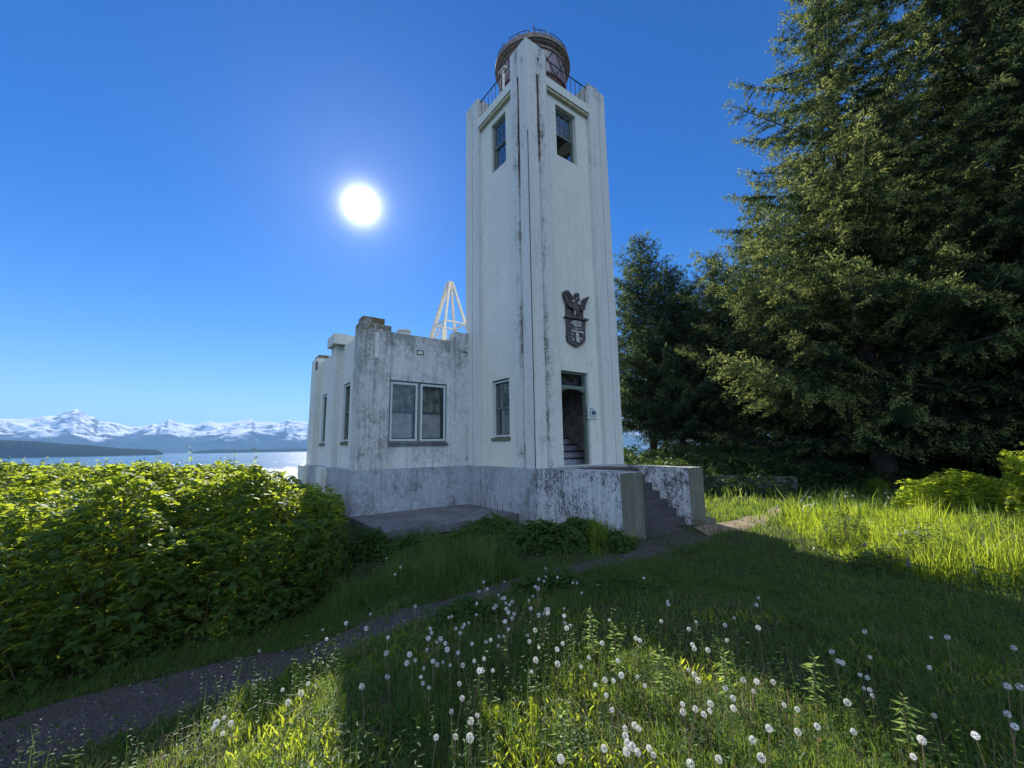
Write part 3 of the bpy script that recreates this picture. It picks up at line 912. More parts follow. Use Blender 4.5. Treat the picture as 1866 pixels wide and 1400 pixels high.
mb = MB(U); mb.box(0.49, 3.71, 3.55, 3.70, 0.0, 10.88); mb.build('inner_wall', MAT['inside'], LH)


# ------------------------------------------------------------------ emblem
EM = MB(U)
def plate(mb, pts, d0, d1):
    """outline (x, z) extruded from the wall: d0 back, d1 front, both in front of the panel"""
    i = len(pts)
    v = [(x, RC - d0, z) for x, z in pts] + [(x, RC - d1, z) for x, z in pts]
    ar = sum(pts[k][0] * pts[(k + 1) % i][1] - pts[(k + 1) % i][0] * pts[k][1] for k in range(i))
    o = list(range(i)) if ar > 0 else list(reversed(range(i)))
    fs = [[i + a for a in o], [a for a in reversed(o)]]
    for k in range(i):
        a, b = o[k], o[(k + 1) % i]
        fs.append([a, b, i + b, i + a])
    mb.fn(v, fs)
def ppt(px, py):
    """pixel on the recessed panel -> (x, z) in building units"""
    r = pray(px, py)
    n = Vector((-_sy, _cy, 0)); d = Vector(r)
    o = Vector((BC[0], BC[1], BC[2] - EYE))
    tt_ = (o.dot(n) + RC * U) / d.dot(n)
    p = d * tt_ - o
    return (p.dot(Vector((_cy, _sy, 0))) / U, p.z / U)
def zp(u, v): return ppt(1000 + u / 10, 510 + v / 10)
shield = [(300, 745), (640, 755), (632, 900), (640, 1060), (622, 1150), (560, 1195), (485, 1235), (420, 1200), (325, 1130), (305, 1060), (310, 900)]
plate(EM, [zp(*p) for p in shield], -0.01, 0.09)
MAT['bronze'] = simple('weathered_dark_bronze', (0.075, 0.064, 0.068), 0.55, scale=22, var=0.5)
emb = EM.build('emblem', MAT['bronze'], LH); emb['label'] = 'dark eagle and shield relief above the door'
MAT['worn'] = simple('worn_white_enamel', (0.48, 0.48, 0.46), 0.7, scale=30, var=0.35)
def sub(name, polys, d0, d1, mat):
    for p in polys:
        mb = MB(U); plate(mb, [zp(*q) for q in p], d0, d1)
        mb.build(name, mat, emb)
sub('shield_bar', [[(262, 672), (300, 660), (400, 672), (520, 700), (640, 728), (675, 742), (668, 770), (640, 775), (560, 752), (400, 722), (300, 715), (272, 700)]], 0.0, 0.16, MAT['bronze'])
sub('backing_plate', [[(295, 470), (610, 470), (612, 740), (296, 700)]], -0.01, 0.05, MAT['bronze'])
sub('wing', [[(232, 240), (255, 215), (300, 212), (330, 245), (370, 300), (405, 320), (420, 400), (418, 520), (380, 540), (330, 515), (290, 450), (262, 370), (238, 300)]], 0.02, 0.15, MAT['bronze'])
sub('wing', [[(690, 330), (650, 335), (600, 360), (570, 400), (530, 430), (520, 520), (560, 600), (608, 560), (620, 480), (650, 410)]], 0.02, 0.15, MAT['bronze'])
sub('feather_line', [[(270, 260), (285, 255), (360, 440), (345, 450)], [(300, 245), (312, 240), (385, 400), (372, 410)], [(655, 350), (668, 348), (590, 470), (578, 465)], [(628, 355), (638, 352), (560, 450), (550, 440)]], 0.15, 0.17, MAT['iron'])
# eagle: one carved body and a head turned to its side
def blob(name, u, v, ru, rv, d, mat, parent):
    x, z = zp(u, v); x2, _ = zp(u + ru, v); _, z2 = zp(u, v + rv)
    rx, rz = abs(x2 - x), abs(z - z2)
    mb = MB(U)
    nu, nv = 14, 8
    vs = []
    for a in range(nv + 1):
        ph = math.pi * a / nv
        for b in range(nu):
            th = 2 * math.pi * b / nu
            vs.append((x + rx * math.sin(ph) * math.cos(th), RC - d - 0.10 * math.sin(ph) * math.sin(th), z + rz * math.cos(ph)))
    fs = [[a * nu + b, a * nu + (b + 1) % nu, (a + 1) * nu + (b + 1) % nu, (a + 1) * nu + b] for a in range(nv) for b in range(nu)]
    mb.fn(vs, fs)
    return mb.build(name, mat, parent, smooth=True)
blob('eagle_body', 465, 540, 72, 150, 0.10, MAT['bronze'], emb)
blob('eagle_head', 445, 305, 38, 40, 0.17, MAT['bronze'], emb)
blob('eagle_neck', 460, 380, 45, 75, 0.14, MAT['bronze'], emb)
sub('worn_patch', [[(440, 440), (480, 415), (510, 465), (512, 490), (470, 470)], [(365, 405), (398, 400), (395, 430), (362, 425)], [(405, 600), (412, 598), (412, 665), (404, 668)], [(425, 372), (470, 360), (478, 385), (430, 392)]], 0.15, 0.215, MAT['worn'])
sub('name_plate', [[(418, 755), (548, 780), (545, 875), (415, 855)]], 0.09, 0.12, MAT['worn'])
sub('lettering', [[(432, 778), (470, 785), (469, 797), (431, 790)], [(476, 787), (530, 797), (529, 810), (475, 800)], [(430, 812), (468, 819), (467, 832), (429, 826)], [(474, 820), (532, 831), (531, 843), (473, 833)]], 0.12, 0.125, MAT['bronze'])
sub('arrow_point', [[(362, 800), (402, 760), (402, 830)]], 0.09, 0.12, MAT['worn'])
sub('lighthouse_figure', [[(460, 950), (497, 952), (505, 1040), (522, 1150), (500, 1160), (470, 1145), (465, 1090), (455, 1040)], [(370, 920), (590, 965), (598, 1010), (560, 985), (380, 955)],
     [(440, 880), (462, 882), (462, 915), (438, 912)], [(385, 1000), (402, 980), (405, 1005), (390, 1015)], [(390, 1090), (408, 1075), (412, 1110), (396, 1120)], [(375, 1045), (392, 1030), (396, 1045), (380, 1058)], [(530, 1060), (556, 1075), (560, 1105), (540, 1115)]], 0.09, 0.125, MAT['worn'])
sub('red_band', [[(408, 876), (560, 905), (570, 935), (412, 920)]], 0.09, 0.115, MAT['roofm'])
mb = MB(U); mb.tube((-0.012, -0.012, -1.7), (-0.012, -0.012, 11.5), 0.016, n=6); mb.build('corner_conduit', MAT['iron'], LH)

# ------------------------------------------------------------------ porch
PB = -1.75
mb = MB(U); mb.box(-0.05, 0.80, -3.22, -0.05, -2.3, 0.0); ck = mb.build('cheek_wall', MAT['porch'], LH)
ck['label'] = 'near side wall of the steps, paint flaking'
mb = MB(U); mb.box(-0.046, 0.796, -3.236, -3.222, -2.3, -0.01); mb.build('end_face', MAT['mossy'], ck)
mb = MB(U); mb.box(3.28, 4.05, -3.02, -0.052, -2.3, -0.02); ck2 = mb.build('cheek_wall', MAT['porch'], LH)
ck2['label'] = 'far side wall of the steps with mossy end'
mb = MB(U); mb.box(3.284, 4.046, -3.036, -3.022, -2.3, -0.03); mb.build('end_face', MAT['mossy'], ck2)
mb = MB(U); mb.box(3.42, 4.0, -3.35, -3.04, -2.3, -1.47); mb.build('footing', MAT['mossy'], ck2)
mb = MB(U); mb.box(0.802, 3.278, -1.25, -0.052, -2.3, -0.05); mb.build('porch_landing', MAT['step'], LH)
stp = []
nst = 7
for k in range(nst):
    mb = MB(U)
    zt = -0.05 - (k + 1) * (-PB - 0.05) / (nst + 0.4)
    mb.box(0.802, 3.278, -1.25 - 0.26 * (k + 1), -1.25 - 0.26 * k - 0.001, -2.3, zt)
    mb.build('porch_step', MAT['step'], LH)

# ------------------------------------------------------------------ wing
mb = MB(U)
WF, WS = 4.10, -3.95
DW = (-3.11, -0.88, 0.88, 3.06)
panel(mb, 'y', WF, 0.30, -3.20, -0.70, 0.0, 4.78, [DW])
o = mb.build('wing_wall', MAT['wing'], LH); o['label'] = 'streaked front wall of the side wing'
mb = MB(U)
panel(mb, 'x', WS, 0.30, 4.40, 11.6, 0.0, 4.74, [(5.87, 6.75, 0.95, 3.16), (9.46, 10.26, 0.95, 3.12)])
mb.build('wing_wall', MAT['wing_side'], LH)
mb = MB(U)
mb.box(-3.9, 4.2, 11.3, 11.7, 0.0, 4.74); mb.box(3.85, 4.15, 4.25, 11.28, 0.0, 4.74)
mb.build('wing_wall', MAT['wing_side'], LH)
mb = MB(U); mb.box(-3.62, 3.83, 4.42, 11.28, 4.22, 4.38); mb.build('wing_roof', MAT['slab'], LH)
mb = MB(U)
mb.box(-4.33, 0.02, 3.88, 11.80, -4.2, -0.004)
mb.box(0.02, 4.26, 4.30, 11.80, -4.2, -0.006)
mb.build('wing_plinth', MAT['plinth'], LH)
# piers of the wing
mb = MB(U)
mb.prism([(-4.2, 3.98), (-3.72, 3.98), (-3.72, 4.01), (-3.56, 4.01), (-3.56, 3.98), (-3.15, 3.98), (-3.15, 4.62), (-4.2, 4.62)], 0.0, 4.95)
wp = mb.build('wing_pier', MAT['wing_pier'], LH); wp['label'] = 'lichen-blackened corner pier of the wing'
mb = MB(U); mb.box(-4.12, -3.38, 4.02, 4.56, 4.95, 5.18); mb.build('pier_cap', MAT['wing_pier'], wp)
mb = MB(U); mb.box(-3.71, -3.57, 3.966, 4.008, 3.75, 4.66); mb.build('raised_panel', MAT['wing_side'], wp)
mb = MB(U)
mb.box(-0.76, 0.015, 3.98, 4.45, 0.0, 4.92); mb.box(-0.60, 0.015, 3.99, 4.45, 4.92, 5.16)
wp2 = mb.build('wing_pier', MAT['wing'], LH)
mb = MB(U); mb.box(-0.26, -0.06, 3.972, 4.0, 4.36, 4.42); mb.build('scupper', MAT['iron'], wp2)
mb = MB(U); mb.box(-4.2, -3.8, 7.22, 7.94, 0.0, 4.79); wp3 = mb.build('wing_pier', MAT['wing_side'], LH)
mb = MB(U); mb.box(-4.36, -2.7, 6.88, 8.0, 4.792, 5.20); mb.build('pier_cap', MAT['wing_side'], wp3)
mb = MB(U); mb.box(-4.2, -3.6, 10.7, 11.75, 0.0, 4.92); wp4 = mb.build('wing_pier', MAT['wing_side'], LH)
mb = MB(U); mb.box(-4.10, -3.6, 10.75, 11.65, 4.92, 5.10); mb.build('pier_cap', MAT['wing_pier'], wp4)
mb = MB(U); mb.box(-4.21, -4.16, 10.66, 10.86, 4.35, 4.75); mb.build('broken_corner', MAT['red'], wp4)
# plinth piers on the seaward side
for a, b in ((7.12, 8.04), (10.6, 11.86)):
    mb = MB(U); mb.box(-4.52, -4.332, a, b, -4.2, -0.01); mb.build('plinth_pier', MAT['wing_side'], LH)
# vent in the wing wall, round flue behind the parapet
mb = MB(U)
for a, b, c, d in ((-2.12, -1.86, 4.22, 4.25), (-2.12, -1.86, 4.08, 4.11), (-2.12, -2.09, 4.11, 4.22), (-1.89, -1.86, 4.11, 4.22)): mb.box(a, b, 4.08, 4.12, c, d)
vt = mb.build('wall_vent', MAT['iron'], LH)
mb = MB(U); mb.box(-2.09, -1.89, 4.092, 4.098, 4.11, 4.22); mb.build('vent_grille', MAT['whitemetal'], vt)
MB(U).lathe(-2.38, 4.75, [(0.0, 4.92 + .2), (0.26, 4.90 + .2), (0.27, 4.84 + .2), (0.21, 4.84 + .2), (0.21, 4.35)], 20).build('roof_flue', MAT['wing_side'], LH)
MAT['upperblind'] = simple('yellowed_ceiling_board', (0.40, 0.37, 0.28), 0.9, scale=4, var=.5)
# double window: two storm frames side by side, dark mullion between
u0, u1, z0, z1 = DW
mb = MB(U)
f = lambda a, b, c, e, d0=0.05, d1=0.20: fr_box(mb, 'y', WF, 1, a, b, d0, d1, c, e)
f(u0, u0 + .05, z0, z1); f(u1 - .05, u1, z0, z1); f(u0 + .05, u1 - .05, z1 - .05, z1); f(u0 + .05, u1 - .05, z0, z0 + .05); f(-2.055, -1.935, z0 + .05, z1 - .05)
dw = mb.build('window', MAT['frame_dark'], LH); dw['label'] = 'wide double window of the wing with two pale frames'
for a, b in ((u0 + .05, -2.055), (-1.935, u1 - .05)):
    mb = MB(U); sash(mb, 'y', WF, 1, a, b, z0 + .05, z1 - .06, 0.02, w=0.07, t=0.05)
    mb.build('storm_frame', MAT['frame_light'], dw)
    mb = MB(U); sash(mb, 'y', WF, 1, a + .07, b - .07, 1.95, z1 - .13, 0.12, w=0.05, t=0.035, cols=3, rows=2, mw=0.02)
    mb.build('upper_sash', MAT['frame_dark'], dw)
    mb = MB(U); sash(mb, 'y', WF, 1, a + .07, b - .07, z0 + .12, 1.99, 0.16, w=0.05, t=0.035)
    mb.build('lower_sash', MAT['frame_dark'], dw)
    mb = MB(U); fr_box(mb, 'y', WF, 1, a + .07, b - .07, 0.04, 0.046, z0 + .12, z1 - .13); mb.build('pane', MAT['glass'], dw)
    mb = MB(U); fr_box(mb, 'y', WF, 1, a + .09, b - .09, 0.205, 0.215, z0 + .10, 1.93); mb.build('board_blind', MAT['curtain'], dw)
    mb = MB(U); fr_box(mb, 'y', WF, 1, a + .09, b - .09, 0.26, 0.27, 1.95, z1 - .12); mb.build('upper_blind', MAT['upperblind'], dw)
mb = MB(U); fr_box(mb, 'y', WF, 1, u0 - .04, u1 + .04, -0.06, 0.18, z0 - .12, z0 - .003); mb.build('sill', MAT['slab'], dw)
window('x', WS, 1, (5.87, 6.75, 0.95, 3.16), 0.08, FD, FD, storm=0.03, label='nearer narrow window on the seaward side of the wing')
window('x', WS, 1, (9.46, 10.26, 0.95, 3.12), 0.08, FD, FD, storm=0.03, label='farther narrow window on the seaward side of the wing')
# things seen dimly inside the wing
mb = MB(U); mb.box(-3.0, 3.8, 10.9, 11.28, 0, 4.2); mb.build('inner_wall', MAT['inside'], LH)
# terrace slab in the angle of the building
sl = MB(U); sl.box(-4.36, -0.052, 0.80, 3.876, -1.62, -1.40); sl.box(-4.28, -0.056, 0.90, 3.874, -3.2, -1.622)
tr_ = sl.build('terrace', MAT['slab'], LH); tr_['label'] = 'low dark concrete terrace in the angle of tower and wing'

# ------------------------------------------------------------------ sign beside the door
sgn = empty('information_sign', bw(2.80, 0.0, 1.60), YAW)
tag(sgn, 'small framed information sign with blue picture on the wall right of the doorway', 'sign')
dd = (RC * U) - 0.0
mb = MB(1); mb.box(-0.19, 0.19, dd - 0.03, dd + 0.002, 0.0, 0.35); mb.build('sign_frame', MAT['frame_light'], sgn)
MAT['signwhite'] = simple('sign_white', (0.62, 0.66, 0.66), 0.4, var=0.05)
MAT['signblue'] = simple('sign_blue_print', (0.05, 0.12, 0.20), 0.4, var=0.4, scale=25)
mb = MB(1); mb.box(-0.165, 0.165, dd - 0.034, dd - 0.030, 0.025, 0.325); brd = mb.build('sign_board', MAT['signwhite'], sgn)
mb = MB(1); mb.box(-0.04, 0.14, dd - 0.037, dd - 0.034, 0.12, 0.235); mb.box(-0.14, -0.07, dd - 0.037, dd - 0.034, 0.18, 0.215); mb.box(-0.13, -0.08, dd - 0.037, dd - 0.034, 0.12, 0.15)
for k in range(3): mb.box(-0.14, -0.07 + 0.04 * k, dd - 0.037, dd - 0.034, 0.262 + 0.018 * k, 0.270 + 0.018 * k) if k == 2 else mb.box(-0.14 + .1 * k, -0.06 + 0.13 * k, dd - 0.037, dd - 0.034, 0.262, 0.282)
for k in range(4): mb.box(-0.14, 0.13 - 0.02 * (k % 2), dd - 0.036, dd - 0.034, 0.042 + 0.018 * k, 0.048 + 0.018 * k)
mb.build('printed_panel', MAT['signblue'], brd)

# ------------------------------------------------------------------ lattice pyramid on the flat roof behind
LT = empty('lattice_mast', bw(1.42, 8.2, 4.38), YAW)
tag(LT, 'pale triangular lattice mast rising from the wing roof left of the tower', 'mast')
HM, B0 = 4.72 * U, 1.10 * U
def legp(i, t):
    sx, sy = ((-1, -1), (1, -1), (1, 1), (-1, 1))[i]
    r = B0 * (1 - t) + 0.06 * t
    return Vector((sx * r, sy * r, HM * t))
for i in range(4):
    mb = MB(); mb.tube(legp(i, 0), legp(i, 1), 0.10 if i in (3,) else 0.062, n=4); mb.build('mast_leg', MAT['whitemetal'], LT)
mb = MB()
for t in (0.3, 0.52):
    for i in range(4): mb.tube(legp(i, t), legp((i + 1) % 4, t), 0.04, n=4)
for i in range(4):
    mb.tube(legp(i, 0.0), legp((i + 1) % 4, 0.3), 0.026, n=4); mb.tube(legp(i, 0.3), legp((i + 1) % 4, 0.0), 0.026, n=4)
    if i in (1, 3): mb.tube(legp(i, 0.3), legp((i + 1) % 4, 0.52), 0.026, n=4)
mb.build('mast_brace', MAT['whitemetal'], LT)
mb = MB(); mb.box(-0.085, 0.085, -0.085, 0.085, HM - 0.32, HM + 0.02); mb.build('mast_head', MAT['whitemetal'], LT)
mb = MB()
for k in range(10):
    t = 0.02 + 0.05 * k
    p = legp(3, t).lerp(legp(0, t), 0.55); q = legp(3, t).lerp(legp(0, t), 0.95)
    mb.tube(p, q, 0.014, n=4)
for e in (0.55, 0.95):
    mb.tube(legp(3, 0).lerp(legp(0, 0), e), legp(3, 0.5).lerp(legp(0, 0.5), e), 0.03, n=4)
mb.build('ladder', MAT['whitemetal'], LT)
mb = MB(); mb.box(-0.75, -0.55, -0.78, -0.70, 0.35, 1.55); mb.box(-0.69, -0.62, -0.80, -0.781, 0.6, 0.68); mb.box(-0.69, -0.62, -0.80, -0.781, 0.8, 0.88); mb.build('equipment_box', MAT['whitemetal'], LT)

# ================================================================== vegetation builders
def blades(name, x, y, z, h, w, mat, lean=0.35, parent=None, yaw=None):
    n = len(x)
    a = rng.uniform(0, 2 * math.pi, n)
    la = rng.uniform(0, 2 * math.pi, n); lm = np.abs(rng.normal(0, lean, n)) * h
    sx, sy = np.cos(a) * w / 2, np.sin(a) * w / 2
    dx, dy = np.cos(la) * lm, np.sin(la) * lm
    v = np.empty((n, 5, 3))
    v[:, 0] = np.stack([x - sx, y - sy, z - 0.01], -1); v[:, 1] = np.stack([x + sx, y + sy, z - 0.01], -1)
    v[:, 2] = np.stack([x + sx * .8 + dx * .32, y + sy * .8 + dy * .32, z + h * .55], -1)
    v[:, 3] = np.stack([x - sx * .8 + dx * .32, y - sy * .8 + dy * .32, z + h * .55], -1)
    v[:, 4] = np.stack([x + dx, y + dy, z + h * np.sqrt(np.clip(1 - (lm / h) ** 2 * 0.5, 0.2, 1))], -1)
    b = np.arange(n)[:, None] * 5
    return link(name, np_mesh(name, v, [b + np.array([[0, 1, 2, 3]]), b + np.array([[3, 2, 4]])]), mat, parent)

def unit(v):
    return v / np.maximum(1e-9, np.linalg.norm(v, axis=-1, keepdims=True))

def leaf_geo(p, d, up, L, Wd, fold=0.12, broad=0.45):
    """pointed leaves: p base, d direction, up rough normal. returns verts (n,5,3) and two face arrays"""
    d = unit(d); s = unit(np.cross(d, up)); u = np.cross(s, d)
    L = np.asarray(L)[:, None]; Wd = np.asarray(Wd)[:, None]
    v = np.empty((len(p), 5, 3))
    v[:, 0] = p
    v[:, 1] = p + d * L * broad + s * Wd / 2
    v[:, 2] = p + d * L * broad - u * L * fold
    v[:, 3] = p + d * L * broad - s * Wd / 2
    v[:, 4] = p + d * L - u * L * fold * 1.3
    return v
def leaf_faces(n, off=0):
    b = np.arange(n)[:, None] * 5 + off
    return [b + np.array([[0, 1, 2]]), b + np.array([[0, 2, 3]]), b + np.array([[2, 1, 4]]), b + np.array([[3, 2, 4]])]
def leaves_obj(name, V, mat, parent=None):
    V = np.concatenate(V) if isinstance(V, list) else V
    return link(name, np_mesh(name, V, leaf_faces(len(V))), mat, parent)

def trifoliate(p, L, tilt=0.35, droop=0.15):
    """three leaflets on one point, as on salmonberry"""
    n = len(p)
    a = rng.uniform(0, 2 * math.pi, n)
    up = unit(np.stack([rng.normal(0, tilt, n), rng.normal(0, tilt, n), np.ones(n)], -1))
    out = []
    for k, (da, ls) in enumerate(((0, 1.0), (1.35, 0.8), (-1.35, 0.8))):
        aa = a + da + rng.normal(0, 0.12, n)
        d = np.stack([np.cos(aa), np.sin(aa), np.zeros(n)], -1)
        d = d - up * np.sum(d * up, -1, keepdims=True)
        d = unit(d) - np.array([0, 0, 1.0]) * (droop + rng.uniform(0, .25, n))[:, None]
        LL = L * ls
        out.append(leaf_geo(p, d, up, LL, LL * rng.uniform(.52, .7, n), 0.08, 0.42))
    return np.concatenate(out)

def poly_dist(x, y, P):
    """signed distance to polygon (positive inside)"""
    x = np.asarray(x, float); y = np.asarray(y, float)
    best = np.full(x.shape, 1e9); ins = np.zeros(x.shape, bool)
    n = len(P)
    for i in range(n):
        (x0, y0), (x1, y1) = P[i], P[(i + 1) % n]
        ex, ey = x1 - x0, y1 - y0
        t = np.clip(((x - x0) * ex + (y - y0) * ey) / (ex * ex + ey * ey), 0, 1)
        best = np.minimum(best, np.hypot(x - x0 - t * ex, y - y0 - t * ey))
        c = ((y0 > y) != (y1 > y))
        with np.errstate(divide='ignore', invalid='ignore'):
            ins ^= c & (x < (x1 - x0) * (y - y0) / (y1 - y0 + 1e-12) + x0)
    return np.where(ins, best, -best)

def vnoise(x, y, s=1.0, seed=0.0):
    """cheap smooth value noise"""
    x = np.asarray(x, float) * s + seed * 17.3; y = np.asarray(y, float) * s + seed * 5.1
    xi, yi = np.floor(x), np.floor(y); fx, fy = x - xi, y - yi
    fx, fy = fx * fx * (3 - 2 * fx), fy * fy * (3 - 2 * fy)
    def h(a, b):
        q = np.sin(a * 127.1 + b * 311.7) * 43758.5453
        return q - np.floor(q)
    return (h(xi, yi) * (1 - fx) + h(xi + 1, yi) * fx) * (1 - fy) + (h(xi, yi + 1) * (1 - fx) + h(xi + 1, yi + 1) * fx) * fy - 0.5

# ------------------------------------------------------------------ thicket on the left
front = [at(px, py)[:2] for px, py in ((-700, 1500), (-300, 1385), (-120, 1330), (0, 1292), (150, 1248), (300, 1208), (450, 1168), (560, 1132), (618, 1104), (634, 1080), (637, 1040), (636, 1005), (634, 985))]
HP = front + [bw(-4.75, 4.2)[:2], bw(-4.72, 8.0)[:2], bw(-4.8, 13)[:2], (-14.0, 21.0), (-24, 14), (-22, 2)]
HP = [(float(a), float(b)) for a, b in HP]
_hc = np.array([(random.uniform(-17, -1), random.uniform(2.5, 19), random.uniform(.45, .95), random.uniform(-.12, .30)) for _ in range(330)])
def domes(x, y):
    out = np.full(np.shape(x), -0.38)
    for cx_, cy_, R_, a_ in _hc:
        r2 = ((x - cx_) ** 2 + (y - cy_) ** 2) / R_ ** 2
        out = np.maximum(out, np.where(r2 < 1, a_ * np.sqrt(np.clip(1 - r2, 0, 1)) + .42 * (np.sqrt(np.clip(1 - r2, 0, 1)) - 1), -1))
    return out
def hedge_top(x, y, d):
    base = gz(x, y)
    dn = d + 0.45 * vnoise(x, y, 1.1, 31) + 0.2 * vnoise(x, y, 2.7, 32)
    slope = 0.98 + 0.28 * sm(-x, 1.6, 2.6) + 0.55 * np.clip(dn - 0.2, 0, 9)
    ab_ = to_b(x, y)
    tgt = 1.55 + 0.34 * vnoise(x, y, 0.8, 1) + 0.30 * vnoise(x, y, 1.9, 2) + 0.14 * vnoise(x, y, 4.3, 3)
    tgt = tgt + 0.16 * np.exp(-((x + 3.4) ** 2 + (y - 7.5) ** 2) / 2.5)
    tgt = tgt - 0.55 * sm(y, 10, 20) - 0.12 * sm(-x, 5, 9) + 0.15 * sm(-x, 9, 14)
    tgt = tgt - 1.15 * np.exp(-np.clip(-4.75 - ab_[0], 0, 9) / 0.75) * sm(ab_[1], -1.5, 2.5)
    lum = domes(x, y) + 0.22 * vnoise(x, y, 3.4, 6) + .05
    top = np.clip(d / 0.2, 0, 1) ** .6 * slope + np.clip(base, -.6, 0) + lum * np.clip(d * 1.5, 0, 1) * .9
    return np.minimum(top, tgt + .75 * lum)
def scatter_hedge(n):
    # importance: denser close to the camera
    r = 2.6 + (21 - 2.6) * rng.random(n) ** 1.7
    a = rng.uniform(R(-82), R(-14), n)
    x, y = r * np.sin(a), r * np.cos(a)
    d = poly_dist(x, y, HP)
    edge = d + 0.30 * vnoise(x, y, 2.2, 7) - .05
    k = edge > 0
    return x[k], y[k], d[k]
hx, hy, hd = scatter_hedge(130000)
top = hedge_top(hx, hy, hd)
g = gz(hx, hy)
dep = rng.exponential(0.13, len(hx))
low = rng.random(len(hx)) < 0.16
hz = top - dep - np.where(low, rng.uniform(0, 0.7, len(hx)), 0)
near_edge = hd < 0.55
hz = np.where(near_edge & (rng.random(len(hx)) < 0.6), g + (top - g) * rng.random(len(hx)), hz)
k = hz > g
k &= ~((vnoise(hx + hz * .8, hy - hz * 1.1, 2.6, 41) + .5 * vnoise(hx - hz, hy + hz, 6.0, 42) < -0.17) & (rng.random(len(hx)) < .85))
hx, hy, hz = hx[k], hy[k], hz[k]
dist = np.hypot(hx, hy)
P = np.stack([hx, hy, hz], -1)
V = [trifoliate(P, rng.uniform(0.05, 0.125, len(P)) * (1 + 0.35 * sm(dist, 5, 14)))]
# the darker mass of leaves inside
ix, iy, idd = scatter_hedge(70000)
itop = hedge_top(ix, iy, idd); ig = gz(ix, iy)
iz = ig + (itop - ig - .12) * rng.random(len(ix)); k = (iz > ig) & (idd > .08)
P = np.stack([ix, iy, iz], -1)[k]
V.append(trifoliate(P, rng.uniform(0.09, 0.14, len(P)), .8))
# shoots that stand above the rest
sx, sy, sd = scatter_hedge(4200)
k = sd > 1.3; sx, sy, sd = sx[k][:620], sy[k][:620], sd[k][:620]
st_ = hedge_top(sx, sy, sd)
mbs = MB()
for i in range(len(sx)):
    hgt = 0.05 + abs(random.gauss(0, 0.13))
    lx, ly = random.gauss(0, .05), random.gauss(0, .05)
    if i % 2 == 0: mbs.tube((sx[i], sy[i], st_[i] - 0.25), (sx[i] + lx, sy[i] + ly, st_[i] + hgt), 0.004, 0.002, 4, False)
    m_ = 5
    tt = np.linspace(0.1, 1, m_)
    pp = np.stack([sx[i] + lx * tt, sy[i] + ly * tt, st_[i] - 0.1 + (hgt + 0.1) * tt], -1)
    V.append(trifoliate(pp, np.linspace(0.085, 0.05, m_), 0.5))
# canes inside
for i in range(420):
    a = random.uniform(R(-75), R(-20)); r = random.uniform(3.0, 9)
    x, y = r * math.sin(a), r * math.cos(a)
    d = float(poly_dist(np.array([x]), np.array([y]), HP)[0])
    if d < 0.1: continue
    t_ = float(hedge_top(np.array([x]), np.array([y]), np.array([d]))[0]); g_ = float(gz(x, y))
    if t_ - g_ < .2: continue
    q = (x + random.gauss(0, .12), y + random.gauss(0, .12), g_ + (t_ - g_) * .6)
    mbs.tube((x, y, g_ - .05), q, 0.007, 0.005, 4, False)
    mbs.tube(q, (q[0] + random.gauss(0, .12), q[1] + random.gauss(0, .12), t_ - .04), 0.005, 0.003, 4, False)
hedge = empty('berry_thicket', (-4.0, 6.0, float(gz(-4.0, 6.0))))
tag(hedge, 'dense leafy berry thicket left of the gravel path, its top glowing in the sun', 'hedge')
def world_child(o, parent):
    o.parent = parent
    o.matrix_parent_inverse = Matrix.Translation(parent.location).inverted()
o = leaves_obj('foliage', V, MAT['hedge']); world_child(o, hedge); tag(o, kind='stuff')
o = mbs.build('canes', MAT['twig']); world_child(o, hedge); tag(o, kind='stuff')

# ------------------------------------------------------------------ bushes
def bush(name, label, cat, cx, cy, rx, ry, h, n, L, mat, group=None, seed=1, stems=14, lumps=0.25, leaf='tri', kind=None, tilt=0.4):
    g0 = float(gz(cx, cy))
    # sample through the outer part of a lumpy dome
    u = rng.normal(0, 1, (n, 3)); u[:, 2] = np.abs(u[:, 2]); u = unit(u)
    rad = 1 - rng.exponential(0.16, n); rad = np.clip(rad, 0.05, 1)
    lump = 1 + lumps * 1.6 * (vnoise(u[:, 0] * 2.2 + u[:, 2], u[:, 1] * 2.2 - u[:, 2] * .7, 1.6, seed) + 0.4 * vnoise(u[:, 0] * 5, u[:, 1] * 5 + u[:, 2] * 5, 1.2, seed + 3))
    p = u * (rad * lump)[:, None] * np.array([rx, ry, h])
    p[:, 0] += cx; p[:, 1] += cy
    p[:, 2] += gz(p[:, 0], p[:, 1])
    L_ = rng.uniform(0.7, 1.25, n) * L
    if leaf == 'tri': V = trifoliate(p, L_, tilt)
    else:
        a = rng.uniform(0, 2 * math.pi, n)
        d = np.stack([np.cos(a), np.sin(a), rng.uniform(-.2, .5, n)], -1)
        upv = unit(np.stack([rng.normal(0, .4, n), rng.normal(0, .4, n), np.ones(n)], -1))
        V = leaf_geo(p, d, upv, L_, L_ * 0.3, 0.1, 0.4)
    root = empty(name, (cx, cy, g0))
    tag(root, label, cat, group, kind)
    o = leaves_obj('foliage', V, mat); world_child(o, root)
    if stems:
        mb = MB()
        for k in range(stems):
            a = random.uniform(0, 6.28); q = random.random() ** .5 * .75
            e = (cx + rx * q * math.cos(a), cy + ry * q * math.sin(a), g0 + h * 0.8 * (1 - q * q * .6))
            mb.tube((cx + .1 * math.cos(a), cy + .1 * math.sin(a), g0 - .05), e, 0.012, 0.005, 5, False)
        o = mb.build('stems', MAT['twig']); world_child(o, root)
    return root
def ax(px, py, h=0.0):
    a = at(px, py, h); return a[0], a[1]
x, y = ax(1735, 938)
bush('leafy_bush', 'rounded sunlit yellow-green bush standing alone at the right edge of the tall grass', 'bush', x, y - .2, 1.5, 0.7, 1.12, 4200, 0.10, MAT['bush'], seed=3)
x, y = ax(1895, 965)
